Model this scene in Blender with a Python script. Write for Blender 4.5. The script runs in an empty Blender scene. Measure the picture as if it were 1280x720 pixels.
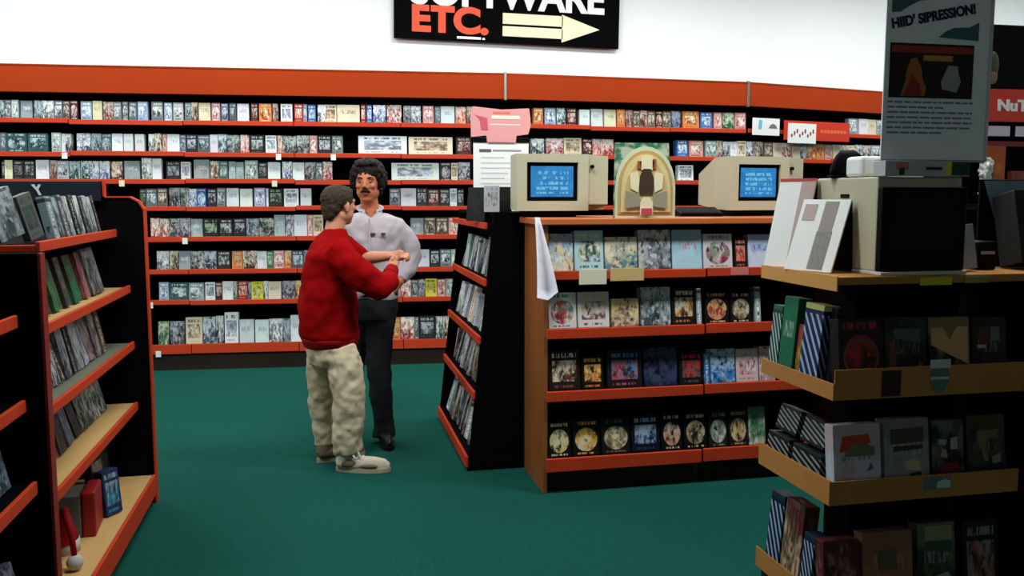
import bpy, bmesh, math, random
from mathutils import Vector, Matrix, Euler
R = math.radians
random.seed(7)
SC = bpy.context.scene
COL = SC.collection

# ---------------------------------------------------------------- colours
def srgb(r, g, b):
    def f(c):
        c /= 255.0
        return c/12.92 if c <= .04045 else ((c+.055)/1.055)**2.4
    return (f(r), f(g), f(b), 1.0)

# ---------------------------------------------------------------- materials
def new_mat(name, rough=.6, spec=.3):
    m = bpy.data.materials.new(name); m.use_nodes = True
    nt = m.node_tree; b = nt.nodes['Principled BSDF']
    b.inputs['Roughness'].default_value = rough
    b.inputs['Specular IOR Level'].default_value = spec
    return m, nt, b
MATS = {}
def mat(name, col, rough=.6, spec=.3, noise=0.0, scale=8.0, metal=0.0, emit=None, bump=0.0, bscale=60.0, stretch=None):
    if name in MATS: return MATS[name]
    m, nt, b = new_mat(name, rough, spec)
    c = srgb(*col)
    b.inputs['Base Color'].default_value = c
    b.inputs['Metallic'].default_value = metal
    if noise > 0 or bump > 0:
        tc = nt.nodes.new('ShaderNodeTexCoord'); mp = nt.nodes.new('ShaderNodeMapping')
        nt.links.new(tc.outputs['Object'], mp.inputs['Vector'])
        if stretch: mp.inputs['Scale'].default_value = stretch
    if noise > 0:
        n = nt.nodes.new('ShaderNodeTexNoise'); n.inputs['Scale'].default_value = scale; n.inputs['Detail'].default_value = 4
        nt.links.new(mp.outputs[0], n.inputs['Vector'])
        mx = nt.nodes.new('ShaderNodeMix'); mx.data_type = 'RGBA'
        mx.inputs[6].default_value = tuple(x*(1-noise) for x in c[:3])+(1,)
        mx.inputs[7].default_value = tuple(min(1, x*(1+noise)) for x in c[:3])+(1,)
        nt.links.new(n.outputs['Fac'], mx.inputs[0]); nt.links.new(mx.outputs[2], b.inputs['Base Color'])
    if bump > 0:
        n = nt.nodes.new('ShaderNodeTexNoise'); n.inputs['Scale'].default_value = bscale; n.inputs['Detail'].default_value = 3
        nt.links.new(mp.outputs[0], n.inputs['Vector'])
        bp = nt.nodes.new('ShaderNodeBump'); bp.inputs['Strength'].default_value = bump; bp.inputs['Distance'].default_value = .01
        nt.links.new(n.outputs['Fac'], bp.inputs['Height']); nt.links.new(bp.outputs[0], b.inputs['Normal'])
    if emit:
        b.inputs['Emission Color'].default_value = c; b.inputs['Emission Strength'].default_value = emit
    MATS[name] = m
    return m

class NT:
    """small node-graph writer"""
    def __init__(s, nt): s.nt = nt
    def n(s, t, **k):
        o = s.nt.nodes.new(t)
        for a, v in k.items(): setattr(o, a, v)
        return o
    def l(s, a, b): s.nt.links.new(a, b)
    def m(s, op, a, b=None, c=None):
        o = s.n('ShaderNodeMath', operation=op)
        for i, v in enumerate((a, b, c)):
            if v is None: continue
            if isinstance(v, (int, float)): o.inputs[i].default_value = v
            else: s.l(v, o.inputs[i])
        return o.outputs[0]
    def band(s, x, lo, hi):
        return s.m('MULTIPLY', s.m('GREATER_THAN', x, lo), s.m('LESS_THAN', x, hi))
    def mix(s, f, a, b):
        o = s.n('ShaderNodeMix', data_type='RGBA')
        if isinstance(f, (int, float)): o.inputs[0].default_value = f
        else: s.l(f, o.inputs[0])
        for i, v in ((6, a), (7, b)):
            if isinstance(v, tuple): o.inputs[i].default_value = v
            else: s.l(v, o.inputs[i])
        return o.outputs[2]

def cover_mat(kind, merged=False):
    """printed carton: colours come from the carton itself (custom properties c1, c2, c3)"""
    m, nt, b = new_mat('printed_carton_'+kind+('_small' if merged else ''), .5, .25)
    g = NT(nt)
    tc = g.n('ShaderNodeTexCoord'); sp = g.n('ShaderNodeSeparateXYZ'); g.l(tc.outputs['Generated'], sp.inputs[0])
    def at(nm):
        a = g.n('ShaderNodeAttribute', attribute_type='GEOMETRY' if merged else 'OBJECT', attribute_name=nm); return a.outputs['Color' if nm != 'place' else 'Vector']
    GEN = tc.outputs['Generated']
    if merged: GEN = at('place'); g.l(GEN, sp.inputs[0])
    u, w, v = sp.outputs[0], sp.outputs[1], sp.outputs[2]
    c1, c2, c3 = at('c1'), at('c2'), at('c3')
    oi = g.n('ShaderNodeObjectInfo')
    off = g.n('ShaderNodeVectorMath', operation='SCALE'); off.inputs[0].default_value = (37.0, 91.0, 53.0); g.l(at('c1') if merged else oi.outputs['Random'], off.inputs['Scale'])
    ad = g.n('ShaderNodeVectorMath', operation='ADD'); g.l(GEN, ad.inputs[0]); g.l(off.outputs[0], ad.inputs[1])
    def noise(scale, detail=2.0, sx=1, sz=1):
        mp = g.n('ShaderNodeMapping'); mp.inputs['Scale'].default_value = (sx, 1, sz); g.l(ad.outputs[0], mp.inputs['Vector'])
        n = g.n('ShaderNodeTexNoise'); n.inputs['Scale'].default_value = scale; n.inputs['Detail'].default_value = detail
        g.l(mp.outputs[0], n.inputs['Vector']); return n.outputs['Fac']
    def ramp(f, lo, hi):
        o = g.n('ShaderNodeMapRange'); g.l(f, o.inputs[0]); o.inputs[1].default_value = lo; o.inputs[2].default_value = hi; return o.outputs[0]
    n1, n2 = noise(2.3), noise(4.8)
    n1 = g.m('ADD', n1, g.m('MULTIPLY', g.m('SUBTRACT', v, .45), .35))
    pic = g.mix(ramp(n1, .40, .60), c2, c3)
    pic = g.mix(ramp(n2, .47, .66), pic, c1)
    n3, n4 = noise(7.5), noise(6.1, 2, 1.3, .8)
    pic = g.mix(g.m('MULTIPLY', ramp(n3, .55, .64), .85), pic, c3)
    dk = g.n('ShaderNodeVectorMath', operation='SCALE'); g.l(c2, dk.inputs[0]); dk.inputs['Scale'].default_value = .22
    pic = g.mix(g.m('MULTIPLY', ramp(n4, .56, .64), .85), pic, dk.outputs[0])
    letters = g.m('GREATER_THAN', noise(9, 1, 2.2, .3), .47)
    if kind == 'panel':      # title bar, framed picture, small print
        col = c1
        inpic = g.m('MULTIPLY', g.band(u, .12, .88), g.band(v, .22, .74))
        col = g.mix(inpic, col, pic)
        t = g.m('MULTIPLY', g.m('MULTIPLY', g.band(u, .12, .88), g.band(v, .81, .92)), letters)
        col = g.mix(t, col, c3)
        t2 = g.m('MULTIPLY', g.m('MULTIPLY', g.band(u, .15, .8), g.band(v, .07, .13)), letters)
        col = g.mix(t2, col, c2)
    elif kind == 'round':    # round picture
        du = g.m('MULTIPLY', g.m('SUBTRACT', u, .5), 2.4); dv = g.m('MULTIPLY', g.m('SUBTRACT', v, .45), 3.0)
        d = g.m('ADD', g.m('MULTIPLY', du, du), g.m('MULTIPLY', dv, dv))
        col = g.mix(g.m('LESS_THAN', d, 1.0), c1, pic)
        t = g.m('MULTIPLY', g.m('MULTIPLY', g.band(u, .12, .88), g.band(v, .86, .95)), letters)
        col = g.mix(t, col, c3)
        t = g.m('MULTIPLY', g.m('MULTIPLY', g.band(u, .15, .85), g.band(v, .04, .09)), letters)
        col = g.mix(t, col, c3)
    elif kind == 'full':     # picture over the whole face
        col = pic
        t = g.m('MULTIPLY', g.m('MULTIPLY', g.band(u, .1, .9), g.band(v, .8, .93)), letters)
        col = g.mix(t, col, c3)
    elif kind == 'plain':    # mostly one colour
        soft = g.mix(g.m('MULTIPLY', ramp(n1, .45, .6), .35), c1, c2)
        t = g.m('MULTIPLY', g.m('MULTIPLY', g.band(u, .18, .82), g.band(v, .5, .7)), g.m('GREATER_THAN', noise(12, 1, 2.2, .5), .52))
        col = g.mix(g.m('MULTIPLY', t, .7), soft, c3)
    elif kind == 'spine':    # upright lettering
        col = g.mix(g.m('MULTIPLY', g.band(u, .3, .7), g.m('GREATER_THAN', noise(9, 1, .3, 2.6), .5)), c1, c3)
        col = g.mix(g.band(v, .86, .95), col, c2)
        col = g.mix(g.m('MULTIPLY', g.band(v, .1, .3), ramp(n1, .45, .55)), col, c2)
    elif kind == 'stripe':   # slanting pinstripes
        s = g.m('FRACT', g.m('MULTIPLY', g.m('ADD', g.m('MULTIPLY', g.m('ADD', u, w), .55), v), 5.5))
        st = g.m('MULTIPLY', g.m('GREATER_THAN', s, .62), g.band(v, .12, .88))
        col = g.mix(st, c1, c3)
        col = g.mix(g.band(v, .93, 1.1), col, c2)
    g.l(col, b.inputs['Base Color'])
    return m
COVER = {k: cover_mat(k) for k in ('panel', 'round', 'full', 'plain', 'spine', 'stripe')}

CODE = {  # word, base, picture, lettering
 'w': ('white', (232, 236, 238), (190, 200, 212), (120, 130, 150)),
 'a': ('pale grey', (168, 182, 184), (78, 90, 94), (245, 250, 250)),
 'g': ('grey', (112, 120, 126), (46, 52, 58), (226, 230, 234)),
 's': ('slate grey', (86, 100, 112), (44, 54, 66), (190, 204, 214)),
 'd': ('dark grey', (34, 37, 40), (60, 64, 70), (190, 194, 198)),
 'k': ('black', (16, 16, 18), (120, 84, 60), (205, 200, 190)),
 't': ('teal grey', (62, 92, 96), (26, 44, 50), (200, 222, 222)),
 'b': ('blue', (58, 104, 168), (120, 170, 214), (220, 232, 240)),
 'n': ('navy blue', (20, 30, 58), (50, 84, 130), (170, 186, 206)),
 'l': ('pale blue', (160, 178, 206), (80, 98, 136), (246, 248, 252)),
 'r': ('red', (178, 40, 34), (220, 150, 120), (236, 220, 210)),
 'p': ('pink', (214, 150, 146), (150, 50, 52), (252, 238, 230)),
 'm': ('maroon', (70, 30, 32), (120, 60, 54), (226, 200, 192)),
 'o': ('orange', (218, 132, 74), (170, 64, 34), (240, 214, 160)),
 'c': ('cream', (232, 222, 196), (204, 176, 142), (130, 110, 90)),
 'y': ('yellow', (226, 214, 70), (236, 230, 150), (110, 100, 50)),
 'f': ('brown', (112, 92, 82), (60, 42, 34), (232, 218, 200)),
 'e': ('green', (70, 128, 96), (44, 88, 66), (200, 216, 190)),
 'v': ('dark green', (20, 34, 28), (44, 66, 52), (176, 190, 164)),
}
def jitter(c, a=14):
    d = random.uniform(-a, a)
    return tuple(max(0, min(255, x+d+random.uniform(-a*.4, a*.4))) for x in c)

# ---------------------------------------------------------------- mesh building
class MB:
    def __init__(s): s.bm = bmesh.new(); s.mats = []
    def mi(s, m):
        if m is None: return 0
        if m not in s.mats: s.mats.append(m)
        return s.mats.index(m)
    def box(s, x0, x1, y0, y1, z0, z1, m=None, bev=0.0, M=None):
        b2 = bmesh.new()
        bmesh.ops.create_cube(b2, size=1.0)
        for v in b2.verts:
            v.co = Vector((x0+(v.co.x+.5)*(x1-x0), y0+(v.co.y+.5)*(y1-y0), z0+(v.co.z+.5)*(z1-z0)))
        if bev > 0: bmesh.ops.bevel(b2, geom=b2.edges[:], offset=bev, segments=2, affect='EDGES', profile=.5)
        if M: b2.transform(M)
        s._merge(b2, m); return s
    def _merge(s, b2, m, smooth=False):
        i = s.mi(m)
        vm = {}
        for v in b2.verts: vm[v] = s.bm.verts.new(v.co)
        for f in b2.faces:
            try:
                nf = s.bm.faces.new([vm[v] for v in f.verts]); nf.material_index = i; nf.smooth = smooth or f.smooth
            except ValueError: pass
        b2.free()
    def prism(s, pts, axis, a0, a1, m=None):
        """extrude a 2-D outline along axis ('x','y','z')"""
        def P(p, a):
            if axis == 'y': return Vector((p[0], a, p[1]))
            if axis == 'x': return Vector((a, p[0], p[1]))
            return Vector((p[0], p[1], a))
        b2 = bmesh.new()
        A = [b2.verts.new(P(p, a0)) for p in pts]; B = [b2.verts.new(P(p, a1)) for p in pts]
        n = len(pts)
        b2.faces.new(A); b2.faces.new(B[::-1])
        for i in range(n): b2.faces.new((A[i], B[i], B[(i+1) % n], A[(i+1) % n]))
        bmesh.ops.recalc_face_normals(b2, faces=b2.faces[:])
        s._merge(b2, m); return s
    def hexa(s, v8, m=None):
        """eight corners: bottom ring then top ring"""
        b2 = bmesh.new(); V = [b2.verts.new(Vector(p)) for p in v8]
        for f in ((0,1,2,3),(7,6,5,4),(0,4,5,1),(1,5,6,2),(2,6,7,3),(3,7,4,0)): b2.faces.new([V[i] for i in f])
        bmesh.ops.recalc_face_normals(b2, faces=b2.faces[:]); s._merge(b2, m); return s
    def ell(s, c, r, m=None, rot=None, seg=20):
        b2 = bmesh.new(); bmesh.ops.create_uvsphere(b2, u_segments=seg, v_segments=seg//2+2, radius=1.0)
        M = Matrix.Translation(Vector(c)) @ (rot.to_4x4() if rot else Matrix.Identity(4)) @ Matrix.Diagonal(Vector((r[0], r[1], r[2], 1)))
        b2.transform(M)
        for f in b2.faces: f.smooth = True
        s._merge(b2, m, True); return s
    def tube(s, pts, rad, m=None, seg=16, cap=True):
        """rad: per point r or (ra, rb); ra across, rb up"""
        b2 = bmesh.new(); rings = []
        P = [Vector(p) for p in pts]; n = len(P); prev = None
        for i, p in enumerate(P):
            d = (P[min(i+1, n-1)]-P[max(i-1, 0)]).normalized()
            ref = Vector((0, 1, 0)) if abs(d.y) < .9 else Vector((1, 0, 0))
            a = d.cross(ref).normalized() if prev is None else (prev-d*prev.dot(d)).normalized()
            prev = a; bb = d.cross(a).normalized()
            r = rad[i] if isinstance(rad, (list, tuple)) else rad
            ra, rb = r if isinstance(r, (list, tuple)) else (r, r)
            rings.append([b2.verts.new(p+a*math.cos(t)*ra+bb*math.sin(t)*rb) for t in [k*2*math.pi/seg for k in range(seg)]])
        for i in range(n-1):
            for k in range(seg): b2.faces.new((rings[i][k], rings[i][(k+1) % seg], rings[i+1][(k+1) % seg], rings[i+1][k]))
        if cap: b2.faces.new(rings[0][::-1]); b2.faces.new(rings[-1])
        bmesh.ops.recalc_face_normals(b2, faces=b2.faces[:]); s._merge(b2, m, True); return s
    def rings(s, data, m=None, seg=28, yaw=0.0):
        """horizontal elliptical rings (cx, cy, z, rx, ry)"""
        b2 = bmesh.new(); rr = []
        for cx, cy, z, rx, ry in data:
            L = []
            for k in range(seg):
                t = k*2*math.pi/seg; x, y = rx*math.cos(t), ry*math.sin(t)
                L.append(b2.verts.new((cx+x*math.cos(yaw)-y*math.sin(yaw), cy+x*math.sin(yaw)+y*math.cos(yaw), z)))
            rr.append(L)
        for i in range(len(rr)-1):
            for k in range(seg): b2.faces.new((rr[i][k], rr[i][(k+1) % seg], rr[i+1][(k+1) % seg], rr[i+1][k]))
        b2.faces.new(rr[0][::-1]); b2.faces.new(rr[-1])
        bmesh.ops.recalc_face_normals(b2, faces=b2.faces[:]); s._merge(b2, m, True); return s
    def build(s, name, m=None, parent=None, loc=None):
        if m is not None and not s.mats: s.mats = [m]
        me = bpy.data.meshes.new(name); s.bm.to_mesh(me); s.bm.free()
        for x in s.mats: me.materials.append(x)
        o = bpy.data.objects.new(name, me); COL.objects.link(o)
        if loc: o.location = loc
        if parent: o.parent = parent
        return o

def tag(o, label, cat, group=None):
    o['label'] = label; o['category'] = cat
    if group: o['group'] = group
    return o
def struct(o): o['kind'] = 'structure'; return o
def empty(name, loc=(0, 0, 0), rz=0.0):
    o = bpy.data.objects.new(name, None); COL.objects.link(o); o.location = loc; o.rotation_euler = (0, 0, rz)
    o.empty_display_size = .05
    return o
def rebuilt(o, voxel, smooth=3, disp=None):
    """fuse everything in the mesh into one skin"""
    md = o.modifiers.new('r', 'REMESH'); md.mode = 'VOXEL'; md.voxel_size = voxel; md.use_smooth_shade = True
    if disp:
        t = bpy.data.textures.new('folds', 'CLOUDS'); t.noise_scale = disp[1]; t.noise_depth = 1
        d = o.modifiers.new('d', 'DISPLACE'); d.texture = t; d.strength = disp[0]; d.mid_level = .5; d.texture_coords = 'LOCAL'
    sm = o.modifiers.new('s', 'SMOOTH'); sm.factor = .5; sm.iterations = smooth
    dg = bpy.context.evaluated_depsgraph_get(); dg.update()
    me = bpy.data.meshes.new_from_object(o.evaluated_get(dg))
    for p in me.polygons: p.use_smooth = True
    old = o.data; mats = list(old.materials)
    o.modifiers.clear(); o.data = me
    if not me.materials:
        for x in mats: me.materials.append(x)
    return o

ORD = ['first','second','third','fourth','fifth','sixth','seventh','eighth','ninth','tenth','eleventh','twelfth','thirteenth','fourteenth','fifteenth','sixteenth','seventeenth','eighteenth','nineteenth','twentieth','twenty-first','twenty-second','twenty-third','twenty-fourth','twenty-fifth','twenty-sixth','twenty-seventh','twenty-eighth','twenty-ninth','thirtieth','thirty-first','thirty-second','thirty-third','thirty-fourth','thirty-fifth','thirty-sixth','thirty-seventh','thirty-eighth']

# ---------------------------------------------------------------- cartons
def carton_mesh(kind):
    """lidded carton, unit size, foot at z=0, front at y=0; a shallow seam runs round the lid"""
    mb = MB(); m = COVER[kind]
    mb.box(-.5, .5, 0, 1, 0, 1, m, bev=.018)
    me = bpy.data.meshes.new('carton_'+kind)
    bm = mb.bm
    mb.bm.to_mesh(me); mb.bm.free(); me.materials.append(m)
    return me
TONE = 1.0
CARTON = {k: carton_mesh(k) for k in COVER}
def carton(name, w, h, d, loc, rz=0.0, lean=0.0, code='g', kind='panel', cols=None, roll=0.0, jit=14):
    o = bpy.data.objects.new(name, CARTON[kind]); COL.objects.link(o)
    o.scale = (w, d, h)
    o.rotation_mode = 'XYZ'
    M = Matrix.Rotation(rz, 3, 'Z') @ Matrix.Rotation(-lean, 3, 'X') @ Matrix.Rotation(roll, 3, 'Y')
    o.rotation_euler = M.to_euler(); o.location = (loc[0], loc[1], loc[2]+d*math.sin(lean)+w/2*abs(math.sin(roll))+.0006)
    word, a, b, c = CODE[code]
    if cols: a, b, c = cols
    for k, v in (('c1', a), ('c2', b), ('c3', c)):
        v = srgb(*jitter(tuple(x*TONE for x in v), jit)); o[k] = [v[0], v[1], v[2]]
    return o

# wall stock: unit, shelf, run, from and to along the unit in metres, height, colour
WALL_STOCK = [
 (0,0,'l0',0.356,0.406,0.16,'t'), (0,0,'l0',0.406,0.463,0.16,'g'), (0,0,'l0',0.463,0.519,0.16,'a'), (0,0,'l0',0.532,0.627,0.16,'a'), (0,0,'l0',0.64,0.71,0.16,'s'),
 (0,0,'l0',0.71,0.799,0.16,'a'), (0,0,'l0',0.799,0.869,0.16,'g'), (0,0,'l0',0.869,0.927,0.16,'f'), (0,0,'l0',0.927,0.991,0.16,'m'), (0,0,'l0',1.01,1.101,0.16,'l'),
 (0,0,'l0',1.107,1.185,0.16,'c'), (0,0,'l0',1.191,1.276,0.16,'m'), (0,0,'l0',1.276,1.341,0.16,'g'), (0,0,'l0',1.347,1.393,0.16,'g'), (0,0,'l0',1.399,1.465,0.16,'g'),
 (0,0,'l0',1.471,1.556,0.16,'l'), (0,0,'l0',1.583,1.681,0.16,'g'), (0,0,'l0',1.688,1.754,0.16,'l'), (0,0,'l0',1.761,1.847,0.16,'a'), (0,0,'l0',1.86,1.913,0.16,'g'),
 (0,0,'l0',1.913,1.967,0.16,'f'), (0,0,'l0',1.973,2.073,0.16,'c'), (0,0,'l0',2.08,2.154,0.16,'p'), (0,0,'l0',2.161,2.221,0.16,'s'), (0,0,'l0',2.228,2.288,0.16,'s'),
 (0,0,'l0',2.295,2.396,0.16,'w'), (0,0,'l0',2.41,2.471,0.16,'m'), (0,0,'l0',2.478,2.587,0.16,'o'), (0,0,'l0',2.593,2.641,0.16,'m'), (0,0,'l0',2.662,2.764,0.16,'w'),
 (0,0,'l0',2.778,2.854,0.16,'r'), (0,0,'l0',2.854,2.888,0.16,'l'), (0,0,'l0',2.895,2.964,0.16,'b'), (0,0,'l0',2.978,3.054,0.16,'a'), (0,0,'l1',3.033,3.144,0.16,'c'),
 (0,0,'l1',3.144,3.347,0.16,'c'), (0,0,'l1',3.354,3.396,0.16,'r'), (0,0,'l1',3.403,3.452,0.16,'b'), (0,0,'l1',3.459,3.572,0.16,'l'), (0,0,'l1',3.579,3.713,0.16,'p'),
 (0,0,'l1',3.727,3.791,0.16,'d'), (0,0,'l1',3.791,3.884,0.16,'a'), (0,0,'l1',3.898,3.998,0.16,'p'), (0,0,'l1',4.005,4.056,0.16,'s'), (0,0,'l1',4.056,4.185,0.16,'w'),
 (0,0,'l1',4.192,4.286,0.16,'r'), (0,0,'l1',4.293,4.351,0.16,'f'), (0,1,'l0',0.356,0.406,0.16,'s'), (0,1,'l0',0.406,0.576,0.16,'t'), (0,1,'l0',0.576,0.741,0.16,'t'),
 (0,1,'l0',0.767,0.844,0.16,'a'), (0,1,'l0',0.844,0.876,0.16,'w'), (0,1,'l0',0.876,0.927,0.16,'g'), (0,1,'l0',0.965,1.081,0.16,'g'), (0,1,'l0',1.081,1.165,0.16,'s'),
 (0,1,'l0',1.165,1.25,0.16,'s'), (0,1,'l0',1.25,1.341,0.16,'w'), (0,1,'l0',1.347,1.425,0.16,'w'), (0,1,'l0',1.439,1.517,0.16,'w'), (0,1,'l0',1.55,1.602,0.16,'a'),
 (0,1,'l0',1.602,1.662,0.16,'f'), (0,1,'l0',1.662,1.701,0.16,'p'), (0,1,'l0',1.701,1.807,0.16,'w'), (0,1,'l0',1.807,1.86,0.16,'s'), (0,1,'l0',1.86,1.953,0.16,'d'),
 (0,1,'l0',1.953,2.06,0.16,'s'), (0,1,'l0',2.06,2.127,0.16,'w'), (0,1,'l0',2.127,2.201,0.16,'s'), (0,1,'l0',2.201,2.315,0.16,'d'), (0,1,'l0',2.315,2.39,0.16,'p'),
 (0,1,'l0',2.39,2.519,0.16,'d'), (0,1,'l0',2.525,2.621,0.16,'w'), (0,1,'l0',2.628,2.669,0.16,'r'), (0,1,'l0',2.669,2.792,0.16,'d'), (0,1,'l0',2.792,2.902,0.16,'d'),
 (0,1,'l0',2.902,2.971,0.16,'p'), (0,1,'l0',2.971,3.096,0.16,'d'), (0,1,'l0',3.096,3.193,0.16,'g'), (0,1,'l1',3.319,3.763,0.16,'w'), (0,1,'l1',3.763,4.171,0.16,'c'),
 (0,1,'l1',4.192,4.337,0.16,'m'), (0,2,'l0',0.356,0.381,0.16,'d'), (0,2,'l0',0.381,0.444,0.16,'c'), (0,2,'l0',0.444,0.532,0.16,'d'), (0,2,'l0',0.532,0.621,0.16,'d'),
 (0,2,'l0',0.627,0.735,0.16,'w'), (0,2,'l0',0.741,0.799,0.16,'m'), (0,2,'l0',0.799,0.895,0.16,'a'), (0,2,'l0',0.895,0.985,0.16,'t'), (0,2,'l0',0.985,1.062,0.16,'t'),
 (0,2,'l0',1.062,1.139,0.16,'l'), (0,2,'l0',1.139,1.224,0.16,'l'), (0,2,'l0',1.237,1.328,0.16,'f'), (0,2,'l0',1.341,1.471,0.16,'a'), (0,2,'l0',1.484,1.57,0.189,'a'),
 (0,2,'l0',1.57,1.649,0.189,'w'), (0,2,'l0',1.681,1.807,0.16,'d'), (0,2,'l0',1.807,1.887,0.16,'w'), (0,2,'l0',1.913,2.047,0.175,'a'), (0,2,'l0',2.053,2.127,0.16,'f'),
 (0,2,'l0',2.127,2.201,0.16,'t'), (0,2,'l0',2.208,2.268,0.16,'a'), (0,2,'l0',2.268,2.336,0.16,'a'), (0,2,'l0',2.342,2.457,0.175,'a'), (0,2,'l0',2.457,2.539,0.16,'d'),
 (0,2,'l0',2.539,2.648,0.16,'w'), (0,2,'l0',2.662,2.751,0.16,'l'), (0,2,'l0',2.751,2.854,0.16,'w'), (0,2,'l0',2.854,2.95,0.16,'d'), (0,2,'l0',2.95,3.012,0.16,'g'),
 (0,2,'l0',3.012,3.096,0.16,'p'), (0,2,'l1',3.607,4.048,0.16,'w'), (0,2,'l1',4.048,4.149,0.16,'d'), (0,2,'l1',4.149,4.207,0.16,'c'), (0,2,'l1',4.207,4.322,0.16,'g'),
 (0,3,'l0',1.458,1.511,0.16,'v'), (0,3,'l0',1.511,1.602,0.16,'g'), (0,3,'l0',1.602,1.688,0.16,'f'), (0,3,'l0',1.701,1.794,0.16,'d'), (0,3,'l0',1.794,1.867,0.16,'d'),
 (0,3,'l0',1.867,1.933,0.16,'l'), (0,3,'l0',1.933,2.013,0.16,'b'), (0,3,'l0',2.02,2.1,0.16,'d'), (0,3,'l0',2.1,2.174,0.16,'g'), (0,3,'l0',2.181,2.288,0.16,'w'),
 (0,3,'l0',2.295,2.403,0.16,'w'), (0,3,'l0',2.417,2.512,0.16,'l'), (0,3,'l0',2.519,2.539,0.16,'w'), (0,3,'l0',2.539,2.662,0.16,'v'), (0,3,'l0',2.669,2.799,0.16,'w'),
 (0,3,'l0',2.812,2.909,0.16,'w'), (0,3,'l1',3.593,3.692,0.16,'g'), (0,3,'l1',3.692,3.834,0.16,'w'), (0,3,'l1',3.834,3.934,0.16,'d'), (0,3,'l1',3.934,4.041,0.16,'m'),
 (0,3,'l1',4.041,4.135,0.16,'d'), (0,3,'l1',4.135,4.199,0.16,'w'), (0,3,'l1',4.199,4.265,0.16,'d'), (0,4,'l0',1.537,1.616,0.16,'p'), (0,4,'l0',1.616,1.695,0.16,'p'),
 (0,4,'l0',1.695,1.781,0.16,'d'), (0,4,'l0',1.781,1.873,0.16,'d'), (0,4,'l0',1.873,1.973,0.16,'a'), (0,4,'l0',1.973,2.107,0.16,'v'), (0,4,'l0',2.107,2.228,0.16,'d'),
 (0,4,'l0',2.228,2.342,0.16,'d'), (0,4,'l0',2.342,2.451,0.16,'s'), (0,4,'l0',2.451,2.58,0.16,'d'), (0,4,'l0',2.58,2.675,0.189,'a'), (0,4,'l0',2.675,2.751,0.189,'g'),
 (0,4,'l0',2.751,2.867,0.189,'w'), (0,4,'l0',2.867,2.916,0.189,'p'), (0,4,'l0',2.916,3.005,0.189,'c'), (0,4,'l1',3.777,3.898,0.16,'a'), (0,4,'l1',3.898,4.005,0.16,'f'),
 (0,4,'l1',4.005,4.12,0.16,'f'), (0,4,'l1',4.12,4.228,0.16,'p'), (0,5,'l0',1.576,1.681,0.16,'a'), (0,5,'l0',1.681,1.761,0.16,'f'), (0,5,'l0',1.761,1.86,0.16,'a'),
 (0,5,'l0',1.86,1.973,0.16,'d'), (0,5,'l0',1.973,2.08,0.16,'s'), (0,5,'l0',2.08,2.201,0.16,'d'), (0,5,'l0',2.208,2.302,0.16,'o'), (0,5,'l0',2.302,2.424,0.16,'f'),
 (0,5,'l0',2.424,2.512,0.16,'w'), (0,5,'l0',2.512,2.566,0.16,'e'), (0,5,'l0',2.566,2.662,0.16,'p'), (0,5,'l0',2.662,2.723,0.16,'o'), (0,5,'l0',2.723,2.833,0.16,'s'),
 (0,5,'l0',2.833,2.867,0.16,'a'), (0,5,'l1',3.805,3.948,0.16,'w'), (0,5,'l1',3.948,4.041,0.16,'d'), (0,5,'l1',4.041,4.142,0.16,'g'), (0,5,'l1',4.142,4.214,0.16,'a'),
 (0,6,'l0',1.583,1.668,0.16,'l'), (0,6,'l0',1.668,1.834,0.16,'t'), (0,6,'l0',1.834,1.967,0.16,'a'), (0,6,'l0',1.973,2.06,0.16,'w'), (0,6,'l0',2.06,2.12,0.16,'m'),
 (0,6,'l0',2.12,2.214,0.16,'w'), (0,6,'l0',2.214,2.248,0.16,'e'), (0,6,'l0',2.248,2.342,0.16,'r'), (0,6,'l0',2.342,2.369,0.16,'n'), (0,6,'l0',2.369,2.471,0.16,'y'),
 (0,6,'l0',2.471,2.512,0.16,'a'), (0,6,'l0',2.512,2.628,0.16,'c'), (0,6,'l0',2.634,2.751,0.16,'d'), (0,6,'l0',2.751,2.819,0.16,'o'), (0,6,'l1',3.586,3.685,0.16,'p'),
 (0,6,'l1',3.685,3.777,0.16,'p'), (0,6,'l1',3.777,3.841,0.16,'g'), (0,6,'l1',3.841,3.905,0.16,'d'), (0,6,'l1',3.905,4.013,0.16,'y'), (0,6,'l1',4.013,4.091,0.16,'p'),
 (0,6,'l1',4.091,4.214,0.16,'a'), (0,7,'l0',1.563,1.655,0.205,'e'), (0,7,'l0',1.662,1.787,0.205,'d'), (0,7,'l0',1.794,1.94,0.24,'c'), (0,7,'l0',1.94,2.053,0.24,'s'),
 (0,7,'l0',2.053,2.12,0.24,'g'), (0,7,'l0',2.127,2.248,0.276,'w'), (0,7,'l0',2.255,2.383,0.205,'w'), (0,7,'l0',2.39,2.512,0.205,'w'), (0,7,'l0',2.512,2.634,0.205,'a'),
 (0,7,'l0',2.634,2.696,0.205,'s'), (0,7,'l0',2.696,2.812,0.24,'w'), (0,7,'l0',2.812,2.874,0.205,'w'), (0,7,'l1',3.586,3.678,0.205,'o'), (0,7,'l1',3.678,3.805,0.205,'p'),
 (0,7,'l1',3.805,3.841,0.205,'g'), (0,7,'l1',3.841,3.998,0.205,'d'), (0,7,'l1',3.998,4.063,0.205,'g'), (0,7,'l1',4.063,4.171,0.205,'f'), (1,0,'l0',0.269,0.361,0.16,'o'),
 (1,0,'l0',0.376,0.484,0.16,'l'), (1,0,'l0',0.492,0.577,0.16,'t'), (1,0,'l0',0.585,0.686,0.16,'m'), (1,0,'l0',0.71,0.812,0.16,'w'), (1,0,'l0',0.828,0.946,0.16,'w'),
 (1,0,'l0',0.954,1.074,0.16,'c'), (1,0,'l0',1.082,1.162,0.16,'o'), (1,0,'l0',1.17,1.243,0.16,'m'), (1,0,'l0',1.243,1.316,0.16,'f'), (1,0,'l0',1.316,1.389,0.16,'m'),
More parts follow.
